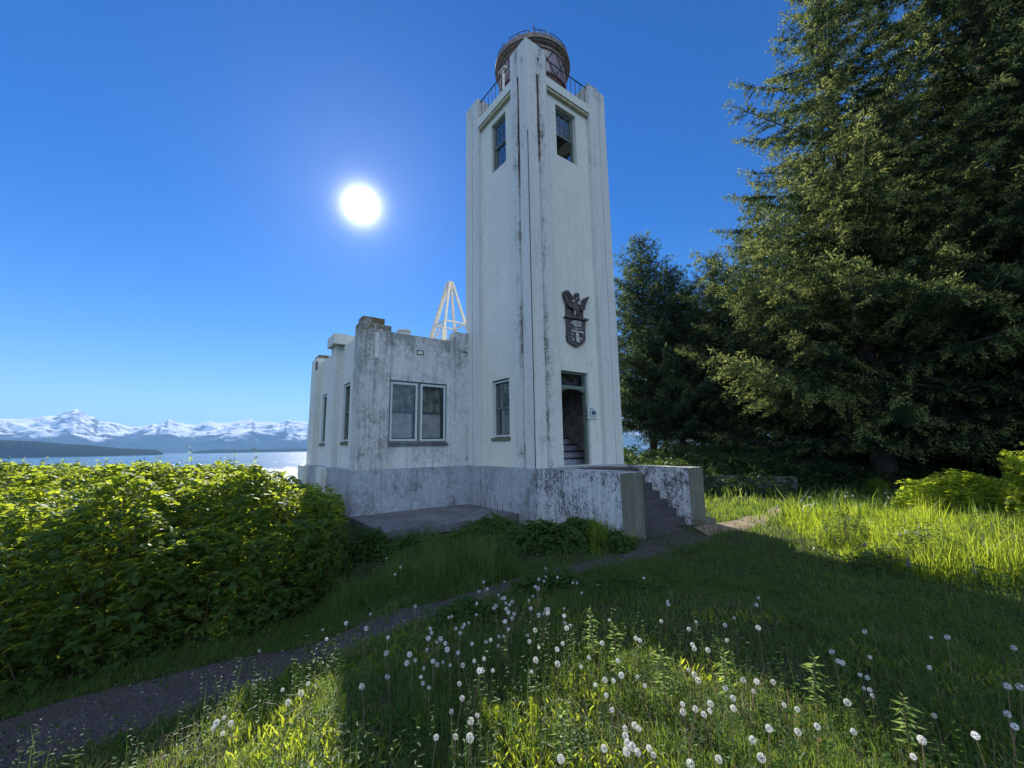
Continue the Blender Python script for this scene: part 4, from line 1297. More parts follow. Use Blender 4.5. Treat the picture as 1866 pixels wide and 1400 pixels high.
bush('leafy_bush', 'taller pale-leaved shrub cut by the right edge of the photo', 'bush', x, y, 0.5, 0.5, 1.75, 1300, 0.10, MAT['bush'], seed=5, tilt=.8)
x, y = ax(1620, 905)
bush('leafy_bush', 'small yellow-green shrub left of the rounded sunlit bush', 'bush', x, y + .4, 0.5, 0.4, 0.62, 900, 0.08, MAT['bush'], seed=7)
x, y = ax(1510, 890)
bush('leafy_bush', 'pale grey-green shrub at the far edge of the sunlit grass', 'bush', x, y + 1.0, 0.75, 0.5, 0.85, 1100, 0.09, MAT['weeds'], seed=8, tilt=.8)
x, y = ax(1412, 880)
bush('leafy_bush', 'low green shrub at the end of the bare dirt path', 'bush', x, y + 1.5, 0.7, 0.5, 0.85, 1100, 0.085, MAT['bush'], seed=9)
# big-leaved clumps on the bank in front of the steps
x, y = ax(1000, 1002)
bush('cow_parsnip', 'large lobed-leaved clump on the bank left of the near stair wall', 'plant', x, y, 0.62, 0.45, 0.50, 750, 0.15, MAT['weeds'], seed=11, lumps=.3, tilt=.3)
x, y = ax(1062, 990)
bush('cow_parsnip', 'dark leafy clump against the foot of the near stair wall', 'plant', x, y + .3, 0.5, 0.4, 0.42, 600, 0.12, MAT['weeds'], seed=12)
x, y = ax(985, 960)
bush('cow_parsnip', 'dark leafy clump growing up at the corner where stair wall meets tower', 'plant', x, y + .6, 0.40, 0.35, 0.62, 600, 0.10, MAT['weeds'], seed=13)
x, y = ax(905, 985)
bush('cow_parsnip', 'leafy clump at the front edge of the concrete terrace', 'plant', x, y + .4, 0.7, 0.4, 0.42, 650, 0.11, MAT['weeds'], seed=14)
for k, (px, py, rx_, h_, lb) in enumerate(((740, 1008, .7, .30, 'green weedy clump hiding the front corner of the concrete terrace'), (670, 1010, .45, .40, 'green weedy clump between terrace and thicket'),
        (850, 992, .5, .3, 'dense weeds along the middle of the terrace edge'), (860, 1030, .8, .40, 'broad weedy mound on the bank above the gravel path'), (1120, 1000, .35, .26, 'small weed tuft at the foot of the near stair wall end'))):
    x, y = ax(px, py)
    bush('bank_weed', lb, 'plant', x, y, rx_, .4, h_, 1300, .07, MAT['weeds'], seed=70 + k, stems=6, lumps=.45)
x, y = ax(1190, 1075)
bush('low_weed', 'low dark clump of clover beside the gravel path in front of the steps', 'plant', x - .5, y, 0.7, 0.35, 0.16, 900, 0.05, MAT['weeds'], seed=15, stems=0)
x, y = ax(1000, 1075)
bush('low_weed', 'leafy weed mound on the lower side of the gravel path', 'plant', x, y, 0.5, 0.32, 0.24, 900, 0.055, MAT['weeds'], seed=16, stems=0)
x, y = ax(860, 1130)
bush('low_weed', 'dark weed mound below the gravel path, left of the white seed heads', 'plant', x, y, 0.42, 0.25, 0.22, 800, 0.05, MAT['weeds'], seed=17, stems=0)
x, y = ax(530, 1235)
bush('low_weed', 'small round-leaved weed on the edge of the gravel path with sun on it', 'plant', x + .02, y, 0.12, 0.1, 0.14, 90, 0.045, MAT['bush'], seed=18, stems=0)
x, y = ax(690, 1095)
bush('low_weed', 'broad dock leaves on the upper side of the gravel path beside the thicket', 'plant', x, y, 0.25, 0.15, 0.16, 60, 0.12, MAT['weeds'], seed=19, stems=0)
for k, (px, py, r_, h_, lb) in enumerate(((1545, 1000, .55, .62, 'dark leafy lupine clump at the near corner of the sunlit grass'), (1690, 1030, .6, .6, 'dark leafy lupine clump half in the tower shadow at the right'),
        (1800, 1015, .6, .62, 'leafy lupine clump under the tallest blue spikes near the right edge'), (1600, 1040, .35, .35, 'low dark lupine leaves at the edge of the shaded lawn'))):
    x, y = ax(px, py)
    bush('lupine_clump', lb, 'plant', x, y, r_, .35, h_, 1300, .075, MAT['lupin_leaf'], seed=50 + k, leaf='long', stems=8, lumps=.4)
# rough undergrowth along the foot of the trees
V = []
n = 52000
ux, uy = rng.uniform(4.5, 34, n), rng.uniform(14.0, 25, n)
f0 = 15.2 + 1.6 * vnoise(ux, uy * 0, 0.45, 9) + 0.04 * (ux - 12)
edge = sm(uy - f0, 0, 1.1)
h = 0.7 + 1.0 * (vnoise(ux, uy, 0.9, 4) + 0.3) + .5 * sm(uy - f0, 1, 4)
uz = gz(ux, uy) + np.clip(h * edge, 0, 2) * (1 - rng.exponential(0.25, n).clip(0, 1))
k = (edge > 0.05) & ~in_building(ux, uy, 0.3)
P = np.stack([ux, uy, uz], -1)[k]
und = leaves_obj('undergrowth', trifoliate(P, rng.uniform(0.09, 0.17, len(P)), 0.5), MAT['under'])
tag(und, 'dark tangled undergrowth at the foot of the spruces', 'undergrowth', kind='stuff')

# ------------------------------------------------------------------ grass
def field(n, r0, r1, a0, a1, p=1.0):
    r = r0 + (r1 - r0) * rng.random(n) ** p
    a = rng.uniform(R(a0), R(a1), n)
    x, y = r * np.sin(a), r * np.cos(a)
    hd_ = poly_dist(x, y, HP)
    k = (~on_path(x, y, 0.0) | ((rng.random(len(x)) < .10 + .25 * sm(x, -.5, 1.0)) )) & ~in_building(x, y, 0.02) & (hd_ < 0.25) & (gz(x, y) > -3)
    return x[k], y[k]
def px_of(x, y, z=-0.2):
    """where a ground point falls in the photograph, used only to shape the meadow"""
    c, s = math.cos(PITCH), math.sin(PITCH)
    zz = z - EYE
    d = y * c + zz * s; v = -y * s + zz * c
    X, Y = FPX * x / d, -FPX * v / d
    return 933 + X * _cr + Y * _sr, 700 - X * _sr + Y * _cr
TG = [at(*p)[:2] for p in ((1440, 930), (1405, 955), (1470, 1000), (1560, 1045), (1700, 1070), (1900, 1090), (2300, 1150), (2600, 1000), (2200, 905), (1866, 893), (1640, 888), (1500, 888), (1450, 900))]
BK = [at(*p)[:2] for p in ((600, 1140), (800, 1085), (960, 1042), (1080, 1010), (1150, 988), (1110, 985), (980, 930), (860, 935), (700, 985), (640, 975), (630, 1050))]
def meadow_h(x, y):
    """natural height of the growth: tall on the sunny right and on the bank, short on the trodden lawn"""
    tg = sm(poly_dist(x, y, TG), -0.15, 0.5)
    bk = sm(poly_dist(x, y, BK), -0.35, 0.15)
    r = np.hypot(x, y)
    h = 0.10 + 0.03 * sm(-r, -5.0, -3.2) + 0.06 * (vnoise(x, y, 1.3, 2) + .3)
    h = h + 0.12 * sm(r, 11, 15)
    return np.maximum(np.maximum(h, 0.42 * tg * (0.8 + 0.7 * (vnoise(x, y, 1.1, 6) + .3))), 0.46 * bk * (0.85 + .8 * (vnoise(x, y, 1.8, 8) + .3)))
def grass_layer(name, n, r0, r1, p, mat, hs, wid, lean, label, a0=-66, a1=72, hmul=(.55, 1.2), tallonly=None):
    x, y = field(n, r0, r1, a0, a1, p)
    H = meadow_h(x, y)
    if tallonly is not None:
        k = (H > tallonly[0]) & (H < tallonly[1]); x, y, H = x[k], y[k], H[k]
    clump = np.clip(0.75 + 0.9 * vnoise(x, y, 4.5, 12), 0.35, 1.3) * np.clip(1 + .8 * vnoise(x, y, 1.4, 13), .45, 1.5)
    h = H * rng.uniform(*hmul, len(x)) * clump * hs
    w = wid * rng.uniform(.6, 1.3, len(x)) * (1 + 0.12 * np.hypot(x, y))
    o = blades(name, x, y, gz(x, y), h, w, mat, lean)
    tag(o, label, 'grass', kind='stuff')
    return o
grass_layer('grass', 150000, 1.2, 7.0, 0.9, MAT['grass'], 1.0, 0.0042, 0.45, 'dark green meadow grass in the shade of the lighthouse')
grass_layer('grass', 110000, 5.5, 16, 0.9, MAT['grass'], 1.0, 0.0055, 0.45, 'shaded grass around the steps and out to the trees', tallonly=(0, .36))
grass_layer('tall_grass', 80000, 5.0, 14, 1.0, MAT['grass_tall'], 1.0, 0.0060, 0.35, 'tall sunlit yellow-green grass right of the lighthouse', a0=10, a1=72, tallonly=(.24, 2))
grass_layer('grass', 45000, 12, 40, 1.2, MAT['grass'], 1.4, 0.012, 0.4, 'rough grass running back under the spruces')
# dry stalks and dead grass in the foreground
x, y = field(13000, 1.5, 6.0, -60, 62, 1.0)
o = blades('dry_grass', x, y, gz(x, y), rng.uniform(.04, .20, len(x)), np.full(len(x), .0034), MAT['straw'], 1.3)
tag(o, 'straw-coloured dead stalks lying in the foreground grass', 'dry grass', kind='stuff')
# broad little leaves near the ground
x, y = field(46000, 1.5, 9.5, -66, 66, 0.95)
H = meadow_h(x, y)
z = gz(x, y) + H * rng.uniform(.1, .62, len(x)) * np.clip(0.8 + vnoise(x, y, 3.0, 3), .3, 1.3)
o = leaves_obj('ground_cover', trifoliate(np.stack([x, y, z], -1), rng.uniform(.014, .034, len(x)) * (1 + .08 * np.hypot(x, y)), .5), MAT['weeds'])
tag(o, 'clover and small broad leaves between the grass blades', 'ground cover', kind='stuff')
# dandelion leaves: long upright blades that catch the sun
x, y = field(9000, 2.0, 5.6, -32, 48, 0.9)
k = vnoise(x, y, 2.2, 21) > 0.0; x, y = x[k], y[k]
a = rng.uniform(0, 6.28, len(x))
d = np.stack([np.cos(a) * .5, np.sin(a) * .5, rng.uniform(.6, 1.3, len(x))], -1)
upv = np.stack([-np.cos(a), -np.sin(a), np.full(len(x), .4)], -1)
o = leaves_obj('dandelion_leaves', leaf_geo(np.stack([x, y, gz(x, y)], -1), d, upv, rng.uniform(.05, .13, len(x)), rng.uniform(.010, .022, len(x)), .1, .6), MAT['bush'])
tag(o, 'upright dandelion leaves glowing in the foreground', 'leaves', kind='stuff')

# leafy stalks standing in the grass
x, y = field(5600, 2.2, 10.5, -60, 62, 0.9)
k = (vnoise(x, y, .9, 23) + .5 * vnoise(x, y, 3.0, 24) > -.02); x, y = x[k], y[k]
Hh = rng.uniform(.10, .42, len(x)) * (1 + .5 * (meadow_h(x, y) > .2))
VW = []
m_ = 9
tt = np.linspace(.25, 1, m_)
lean = rng.normal(0, .12, (len(x), 2))
for j in range(m_):
    pz = gz(x, y) + Hh * tt[j]
    pp = np.stack([x + lean[:, 0] * Hh * tt[j], y + lean[:, 1] * Hh * tt[j], pz], -1)
    a = rng.uniform(0, 6.28, len(x)); 
    d = np.stack([np.cos(a), np.sin(a), rng.uniform(.1, .7, len(x))], -1)
    L_ = rng.uniform(.03, .065, len(x)) * (1.15 - .5 * tt[j])
    VW.append(leaf_geo(pp, d, np.tile([0, 0, 1.0], (len(x), 1)), L_, L_ * .38, .12, .45))
o = leaves_obj('meadow_weeds', VW, MAT['weeds'])
tag(o, 'mixed leafy weeds standing among the grass', 'weeds', kind='stuff')
o = blades('weed_stalks', x, y, gz(x, y), Hh * 1.05, np.full(len(x), .004), MAT['greenstem'], .12)
tag(o, 'thin green weed stalks among the grass', 'weeds', kind='stuff')

# gravel stones on the path
n = 1500
i = rng.integers(0, len(PLd), n); t_ = rng.random(n)[:, None]
q = PLd[i] * (1 - t_) + PQd[i] * t_ + rng.normal(0, .05, (n, 2))
k = np.hypot(q[:, 0], q[:, 1]) < 9; q = q[k]; n = len(q)
sz = rng.uniform(.004, .010, n) * np.exp(rng.normal(0, .45, n)) * (1 + 1.3 * (rng.random(n) > .97))
base = unit(np.array([[1, 0, 0], [-1, 0, 0], [0, 1, 0], [0, -1, 0], [0, 0, 1], [0, 0, -1]], float))
vv = base[None] * sz[:, None, None] * rng.uniform(.6, 1.4, (n, 6, 3)); vv[:, :, 2] *= .6
vv += np.stack([q[:, 0], q[:, 1], gz(q[:, 0], q[:, 1]) + .028], -1)[:, None]
tri = np.array([[4, 0, 2], [4, 2, 1], [4, 1, 3], [4, 3, 0], [5, 2, 0], [5, 1, 2], [5, 3, 1], [5, 0, 3]])
F = (np.arange(n)[:, None, None] * 6 + tri[None]).reshape(-1, 3)
t = NT('pebbles')
ri = t.n('ShaderNodeNewGeometry').outputs['Random Per Island']
cc = t.ramp(ri, [(0, (.035, .03, .035)), (.6, (.11, .10, .11)), (.975, (.17, .16, .17)), (1.0, (.55, .57, .57))])
MAT['pebble'] = t.done(t.n('ShaderNodeBsdfPrincipled', {'Base Color': cc, 'Roughness': .8}).outputs[0])
o = link('gravel_stones', np_mesh('gravel_stones', vv, [F]), MAT['pebble'])
tag(o, 'loose grey stones with a few white ones on the gravel path', 'gravel', kind='stuff')

# ================================================================== spruces
def spruce_mesh(seed, H, Rb, hb, nb, up0=-0.28, up1=0.55, sprig=0.13, step=0.075, dens=1.0, dead=0, REP=5):
    g = np.random.default_rng(seed)
    per = 8
    nl = nb // per; nb = nl * per
    lv = (np.arange(nl) + .5) / nl
    u = np.repeat(lv, per) + g.normal(0, .16 / nl, nb)
    u = np.clip(u, 0, .995)
    hs = hb + (H - hb) * u
    az = np.tile(np.arange(per) * 2 * math.pi / per, nl) + np.repeat(g.uniform(0, 6.28, nl), per) + g.normal(0, .2, nb)
    rel = (hs - hb) / (H - hb)
    prof = np.where(rel < .12, .72 + rel / .12 * .28, (1 - (rel - .12) / .88) ** 0.82)
    Ls = Rb * prof * np.where(g.random(nb) < .18, g.uniform(1.12, 1.32, nb), g.uniform(.62, 1.05, nb)) + 0.3
    aa = up0 + (up1 - up0) * rel + g.normal(0, .07, nb)
    P, D, S, T = [], [], [], []
    limbs = []
    for i in range(nb):
        L = Ls[i]
        o = np.array([math.cos(az[i]), math.sin(az[i]), 0.0]); sd = np.array([-o[1], o[0], 0.0])
        bend = g.normal(0, .10)
        def pos(s):
            s = np.atleast_1d(s)[:, None]
            return np.array([0, 0, hs[i]]) + o * (L * s) + sd * (L * bend * s * s) + np.array([0, 0, 1.0]) * (L * (aa[i] * s + (.26 - .2 * aa[i]) * s * s))
        limbs.append(pos(np.array([0, .25, .5, .75, .97])))
        nk = max(4, int(L / .135 * dens))
        s = np.linspace(.06, 1.0, nk) + g.normal(0, .012, nk)
        s = np.clip(s, .05, 1)
        c = pos(s)
        side = np.where(np.arange(nk) % 2 == 0, 1.0, -1.0)
        drop = g.random(nk) < .17
        bl = np.clip((.12 + .50 * L ** .75 * (1 - s) ** .7 * np.clip(s * 3.2, 0, 1)) * g.uniform(.55, 1.2, nk), .10, 1.9)
        ang = g.uniform(.7, 1.15, nk)
        bd = o[None] * np.cos(ang)[:, None] + sd[None] * (side * np.sin(ang))[:, None] + np.array([0, 0, 1.0]) * (g.normal(-.22, .14, nk) + .20 * rel[i])[:, None]
        bd = unit(bd)
        for k in range(nk):
            if drop[k]: continue
            m = max(2, int(bl[k] / step))
            q = (np.arange(m) + g.random(m)) / m
            pp = c[k] + bd[k] * (bl[k] * q)[:, None] + np.array([0, 0, -.26])[None] * (q ** 2 * bl[k])[:, None]
            bulk = g.uniform(.02, .10)
            for rep in range(REP):
                dd = bd[k][None] + g.normal(0, .6, (m, 3)) + np.array([0, 0, [.15, .15, -.9, .4, -.6, .25, -.4, .1][rep]])
                P.append(pp + g.normal(0, bulk, (m, 3)) * np.array([1, 1, .8])); D.append(dd); S.append(sprig * g.uniform(.6, 1.15, m) * (1 - .25 * q)); T.append(((q > .62) | (s[k] > .86)) & (g.random(m) < .85) & (rep not in (2, 4)))
        # leader of the branch
        m = max(4, int(L * .5 / step))
        q = np.linspace(.45, 1.0, m); pp = pos(q)
        dd = o[None] + np.array([0, 0, .25]) + g.normal(0, .5, (m, 3))
        P.append(pp); D.append(dd); S.append(sprig * g.uniform(.7, 1.2, m)); T.append(q > .8)
    P = np.concatenate(P); D = unit(np.concatenate(D)); S = np.concatenate(S); T = np.concatenate(T)
    n = len(P)
    upv = unit(g.normal(0, .6, (n, 3)) + np.array([0, 0, 1.0]))
    sv = unit(np.cross(D, upv)); wv = (S * g.uniform(.10, .17, n))[:, None]
    v = np.empty((n, 4, 3))
    v[:, 0] = P; v[:, 1] = P + D * (S * .45)[:, None] + sv * wv; v[:, 2] = P + D * S[:, None]; v[:, 3] = P + D * (S * .45)[:, None] - sv * wv
    crown = np_mesh('crown', v, [np.arange(n)[:, None] * 4 + np.arange(4)[None]])
    crown.polygons.foreach_set('material_index', T.astype(np.int32))
    # trunk with limbs
    mb = MB()
    tr = 0.0135 * H + 0.04
    K = 14
    prev = Vector((0, 0, -.4)); pr = tr * 1.35
    for k in range(1, K + 1):
        t = k / K
        q = Vector((.06 * math.sin(t * 5 + seed), .06 * math.cos(t * 4 + seed), H * t)); rr_ = tr * (1 - t) ** .9 + .012
        mb.tube(prev, q, pr, rr_, 9, False); prev, pr = q, rr_
    for i, lp in enumerate(limbs):
        r0_ = .012 + .009 * Ls[i]
        for k in range(4): mb.tube(lp[k], lp[k + 1], r0_ * (1 - k * .22), r0_ * (1 - (k + 1) * .22), 5, False)
    for k in range(dead):
        a = g.uniform(0, 6.28); h = g.uniform(.8, hb + 1.0); l = g.uniform(.6, 2.0)
        mb.tube((0, 0, h), (l * math.cos(a), l * math.sin(a), h - .2 * l + g.uniform(-.1, .2)), .016, .005, 4, False)
    me = bpy.data.meshes.new('trunk'); me.from_pydata(mb.v, [], mb.f); me.update()
    return crown, me, n
def place_tree(meshes, mat, azd, dist, label, scale=1.0, rz=0.0, group=None, zs=None, name='spruce_tree'):
    a = R(azd); x, y = dist * math.sin(a), dist * math.cos(a)
    r = empty(name, (x, y, float(gz(x, y)) - .05), rz)
    r.scale = (scale, scale, zs or scale)
    tag(r, label, 'tree', group)
    if not meshes[0].materials:
        meshes[0].materials.append(mat); meshes[0].materials.append(MAT['spruce_tip' if mat == MAT['spruce'] else 'spruce_b_tip'])
    link('crown', meshes[0], mat, r); link('trunk', meshes[1], MAT['bark'], r)
    return r
GT = 'spruces of the wood behind the meadow'
TA = spruce_mesh(5, 24, 6.7, 1.8, 184, sprig=.17, step=.07, dens=1.15, dead=16, REP=8)
place_tree(TA, MAT['spruce'], 41.5, 22.0, 'huge spruce with long sunlit boughs reaching left, nearest the steps', rz=.4, group=GT)
TB = spruce_mesh(8, 34, 7.4, 2.4, 248, sprig=.185, step=.075, dens=1.1, dead=14, REP=8)
place_tree(TB, MAT['spruce'], 53, 23.0, 'towering spruce filling the upper right corner of the photo', rz=2.1, group=GT)
TC = spruce_mesh(13, 15.5, 4.6, 2.9, 248, up0=-.15, up1=.75, sprig=.24, step=.11, dens=.9, dead=10)
place_tree(TC, MAT['spruce_b'], 18.6, 27.0, 'pointed dark spruce rising just right of the tower', scale=.99, rz=.3, group=GT)
place_tree(TC, MAT['spruce_b'], 22.3, 25.5, 'shorter dark spruce close behind the pointed one, its bare trunk showing', scale=.80, rz=2.0, group=GT)
place_tree(TC, MAT['spruce_b'], 27.5, 27.0, 'dark spruce between the pointed tree and the huge boughs', scale=.86, rz=4.0, group=GT)
TD = spruce_mesh(21, 17, 4.6, 1.2, 200, sprig=.28, step=.14, dens=.8, dead=6)
for k, (a, d, s, rz, lb) in enumerate(((33, 31, 1.1, 0.5, 'dark spruce standing behind the left boughs of the huge spruce'), (38, 31, 1.2, 1.7, 'dark spruce straight behind the huge spruce'),
      (46, 29, 1.25, 2.9, 'shadowed spruce seen between the two towering spruces'), (51, 33, 1.4, 4.1, 'shadowed spruce deep in the wood behind the corner tree'),
      (57, 29, 1.4, 5.0, 'shadowed spruce at the right edge of the photo'), (61, 25, 1.6, .9, 'spruce whose boughs hang in from beyond the right edge'),
      (24.5, 34, .8, 2.2, 'far spruce showing low between bare trunks right of the tower'), (31, 36, 1.0, 3.3, 'far spruce at the back of the wood behind the stone wall'), (42, 37, 1.3, 1.2, 'hindmost spruce in the dark middle of the wood'))):
    place_tree(TD, MAT['spruce_b'], a, d, lb, scale=s, rz=rz, group=GT)
TE = spruce_mesh(31, 7.5, 2.3, 0.3, 110, sprig=.22, step=.12, dens=.9)
for k, (a, d, s, rz, lb) in enumerate(((29.5, 23.5, .9, 0.5, 'young bushy spruce behind the low stone wall'), (36, 25, .9, 1.7, 'young bushy spruce in the shade under the huge spruce'),
      (47, 26, 1.0, 2.9, 'young bushy spruce hidden in the dark between the big trunks'), (54, 27, 1.0, 4.1, 'young bushy spruce behind the sunlit bush'), (20, 31, .9, 4.4, 'young spruce at the cliff edge right of the tower foot'))):
    place_tree(TE, MAT['spruce_b'], a, d, lb, scale=s, rz=rz, group=GT)

# ================================================================== flowers of the meadow
def tube_pts(mb, pts, r0, r1, n=5):
    for k in range(len(pts) - 1):
        a = r0 + (r1 - r0) * k / (len(pts) - 1); b = r0 + (r1 - r0) * (k + 1) / (len(pts) - 1)
        mb.tube(pts[k], pts[k + 1], a, b, n, False)
def ico(rad, sub=2, jit=0.0, seed=0):
    import bmesh
    bm = bmesh.new(); bmesh.ops.create_icosphere(bm, subdivisions=sub, radius=rad)
    g = random.Random(seed)
    for v in bm.verts: v.co *= 1 + g.uniform(-jit, jit)
    me = bpy.data.meshes.new('ball'); bm.to_mesh(me); bm.free()
    return me
puff_meshes = []
for s in range(3):
    # filaments with tufts round a small core, inside a thin shell of fluff
    me = ico(0.0185, 2, 0.06, s)
    me.polygons.foreach_set('use_smooth', np.ones(len(me.polygons), dtype=bool))
    me.materials.append(MAT['puff'])
    puff_meshes.append(me)
core_me = ico(0.0055, 1); core_me.materials.append(simple('seed_core_brown', (0.16, 0.11, 0.07), 0.9))
fil = []
g = np.random.default_rng(3)
dirs = unit(g.normal(0, 1, (46, 3)))
fv = []
for d in dirs:
    s = unit(np.cross(d, [0.3, 0.2, 0.9])); q = d * 0.018
    fv.append([d * .004 - s * .0003, d * .004 + s * .0003, q * 0.93 + s * .0012, q, q * 0.93 - s * .0012])
fil_me = np_mesh('tufts', np.array(fv), [np.arange(46)[:, None] * 5 + np.arange(5)[None]])
fil_me.materials.append(simple('white_tufts', (0.8, 0.8, 0.78), 0.9, var=.02))
stems = []
for k, hgt in enumerate((0.24, 0.31, 0.38, 0.46)):
    for q in range(2):
        rr_ = random.Random(k * 7 + q)
        lx, ly = rr_.uniform(-.05, .05), rr_.uniform(-.05, .05)
        mb = MB()
        pts = [Vector((lx * t * t, ly * t * t, -0.02 + (hgt + .0) * t)) for t in np.linspace(0, 1, 6)]
        tube_pts(mb, pts, 0.0030, 0.0022, 5)
        me = bpy.data.meshes.new('stem'); me.from_pydata(mb.v, [], mb.f); me.update(); me.materials.append(MAT['stem'])
        stems.append((hgt, (lx, ly, hgt - .02 + .012), me))
Z7 = [(95,572),(233,523),(210,602),(333,655),(323,742),(487,478),(455,748),(487,783),(440,797),(330,875),(185,930),(561,657),(580,628),(572,604),(553,724),(610,682),(631,660),(657,687),(669,720),(743,627),(754,598),(765,582),(791,572),(717,604),(677,541),(695,536),(730,740),(645,795),(587,788),(612,806),(684,812),(536,830),(519,878),(531,914),(565,938),(737,915),(757,811),(822,788),(851,840),(869,838),(877,775),(927,842),(888,679),(915,669),(961,650),(989,648),(957,702),(809,690),(834,527),(875,341),(895,381),(849,395),(836,463),(932,487),(945,475),(960,416),(979,436),(992,430),(1000,460),(1021,470),(1036,452),(1003,492),(1015,512),(1047,521),(1036,545),(988,565),(997,563),(1016,608),(1155,422),(1130,446),(1142,490),(1188,325),(1227,313),(1217,337),(1168,367),(1183,378),(1187,528),(1215,520),(1227,496),(1240,496),(1238,515),(1331,492),(1331,532),(1380,346),(1405,347),(1430,403),(1294,314),(1226,265),(1783,318),(1167,612),(1125,643),(1134,677),(1188,711),(1170,779),(1146,849),(1323,688),(1291,720),(1294,801),(1335,573),(1365,588),(1345,600),(1428,822),(1471,767),(1588,558),(1546,685),(1636,785),(1655,865),(1562,893),(1611,897),(1507,922),(1570,980),(1602,1063),(1737,658),(1760,670),(1747,877),(1789,929),(1676,1167),(1730,1148),(1754,1168),(1679,1208),(1690,1250),(1718,1268),(1684,1297),(1749,1302),(1812,1278),(1837,1318),(1557,1278),(1312,1337),(839,1094),(802,1124),(715,1213),(798,1217),(606,1218),(692,1073),(753,997),(457,215),(486,258),(405,256),(325,207),(373,298),(927,101),(946,101)]
Z8 = [(45,405),(50,420),(14,507),(155,547),(192,511),(173,625),(183,645),(252,652),(349,604),(386,491),(510,388),(500,424),(339,526),(509,538),(151,755),(182,777),(202,806),(341,846),(381,897),(382,948),(265,925),(188,953),(263,963),(231,980),(124,967),(122,928),(486,864),(563,1050),(711,1068),(809,1040),(524,1198),(307,1207),(163,1230),(480,1108),(963,918),(915,709),(937,717),(884,661),(1079,690),(1028,779),(1066,794),(1048,849),(1078,856),(1091,886),(995,1068),(1052,559),(1391,590),(1473,587),(1382,742),(1812,641),(1781,835),(1843,838),(1780,977),(1818,1041),(1407,988),(1343,1108),(1617,1086),(432,806),(500,812),(585,816),(641,933),(708,955),(1300,1195)]
Z6 = [(1647,689),(1667,737),(1766,656),(1322,797),(1442,995),(1573,965),(1535,1011),(1470,1058),(1105,1160),(1143,1138),(1178,1165),(1137,1218),(1090,1190)]
Z3 = [(1178,580),(1215,570),(1275,578),(880,375),(825,347),(890,355),(1100,357),(1118,383),(1235,357),(635,400),(683,380),(400,270),(430,272),(300,340),(920,372),(555,318)]
heads = [(600 + u / 3.11, 950 + v / 3.11) for u, v in Z7] + [(1200 + u / 2.802, 950 + v / 2.802) for u, v in Z8] + \
        [(u / 2.8, 900 + v / 2.8) for u, v in Z6] + [(1250 + u / 3.029, 780 + v / 3.029) for u, v in Z3]
ORD = ['', 'second ', 'third ', 'fourth ', 'fifth ', 'sixth ', 'seventh ', 'eighth ', 'ninth ', 'tenth ', 'eleventh ', 'twelfth ', 'thirteenth ', 'fourteenth ', 'fifteenth ',
       'sixteenth ', 'seventeenth ', 'eighteenth ', 'nineteenth ', 'twentieth ', 'twenty-first ', 'twenty-second ', 'twenty-third ', 'twenty-fourth ', 'twenty-fifth ']
ZONES = [  # x0, x1, y0, y1, where
    (0, 470, 1180, 1400, 'the lower left sunlit tuft'),
    (470, 560, 1180, 1400, 'the second lower left tuft'),
    (300, 760, 900, 1180, 'those beside the gravel path'),
    (560, 700, 1180, 1400, 'the shaded lower left'),
    (700, 860, 1000, 1160, 'the group near the path'),
    (560, 790, 1160, 1260, 'the shaded left group'),
    (790, 900, 1160, 1260, 'the shaded central group'),
    (700, 940, 1260, 1400, 'the dark grass, bottom centre'),
    (860, 960, 1000, 1160, 'the dense cluster by the path'),
    (960, 1050, 1000, 1140, 'the shaded group before the steps'),
    (900, 1060, 1140, 1260, 'the half-lit central group'),
    (1050, 1200, 1000, 1150, 'the shaded lawn before the steps'),
    (1060, 1200, 1150, 1260, 'the sunlit upper patch'),
    (940, 1180, 1260, 1400, 'the brightest bottom grass'),
    (1180, 1300, 1150, 1400, 'the grass below the lawn'),
    (1200, 1420, 1000, 1180, 'the right shaded lawn'),
    (1300, 1480, 1180, 1400, 'the lit lower right'),
    (1480, 1640, 1150, 1400, 'the tall lower-right group'),
    (1420, 1866, 1100, 1400, 'the dark lower right corner'),
    (1300, 1866, 800, 1000, 'the sunny tall grass'),
    (0, 1866, 0, 1400, 'the bank below the terrace')]
buckets = {}
for hx_, hy_ in heads:
    for zi, (x0, x1, y0, y1, nm) in enumerate(ZONES):
        if x0 <= hx_ < x1 and y0 <= hy_ < y1:
            buckets.setdefault(zi, []).append((hx_, hy_)); break
first = True
proto_parts = None
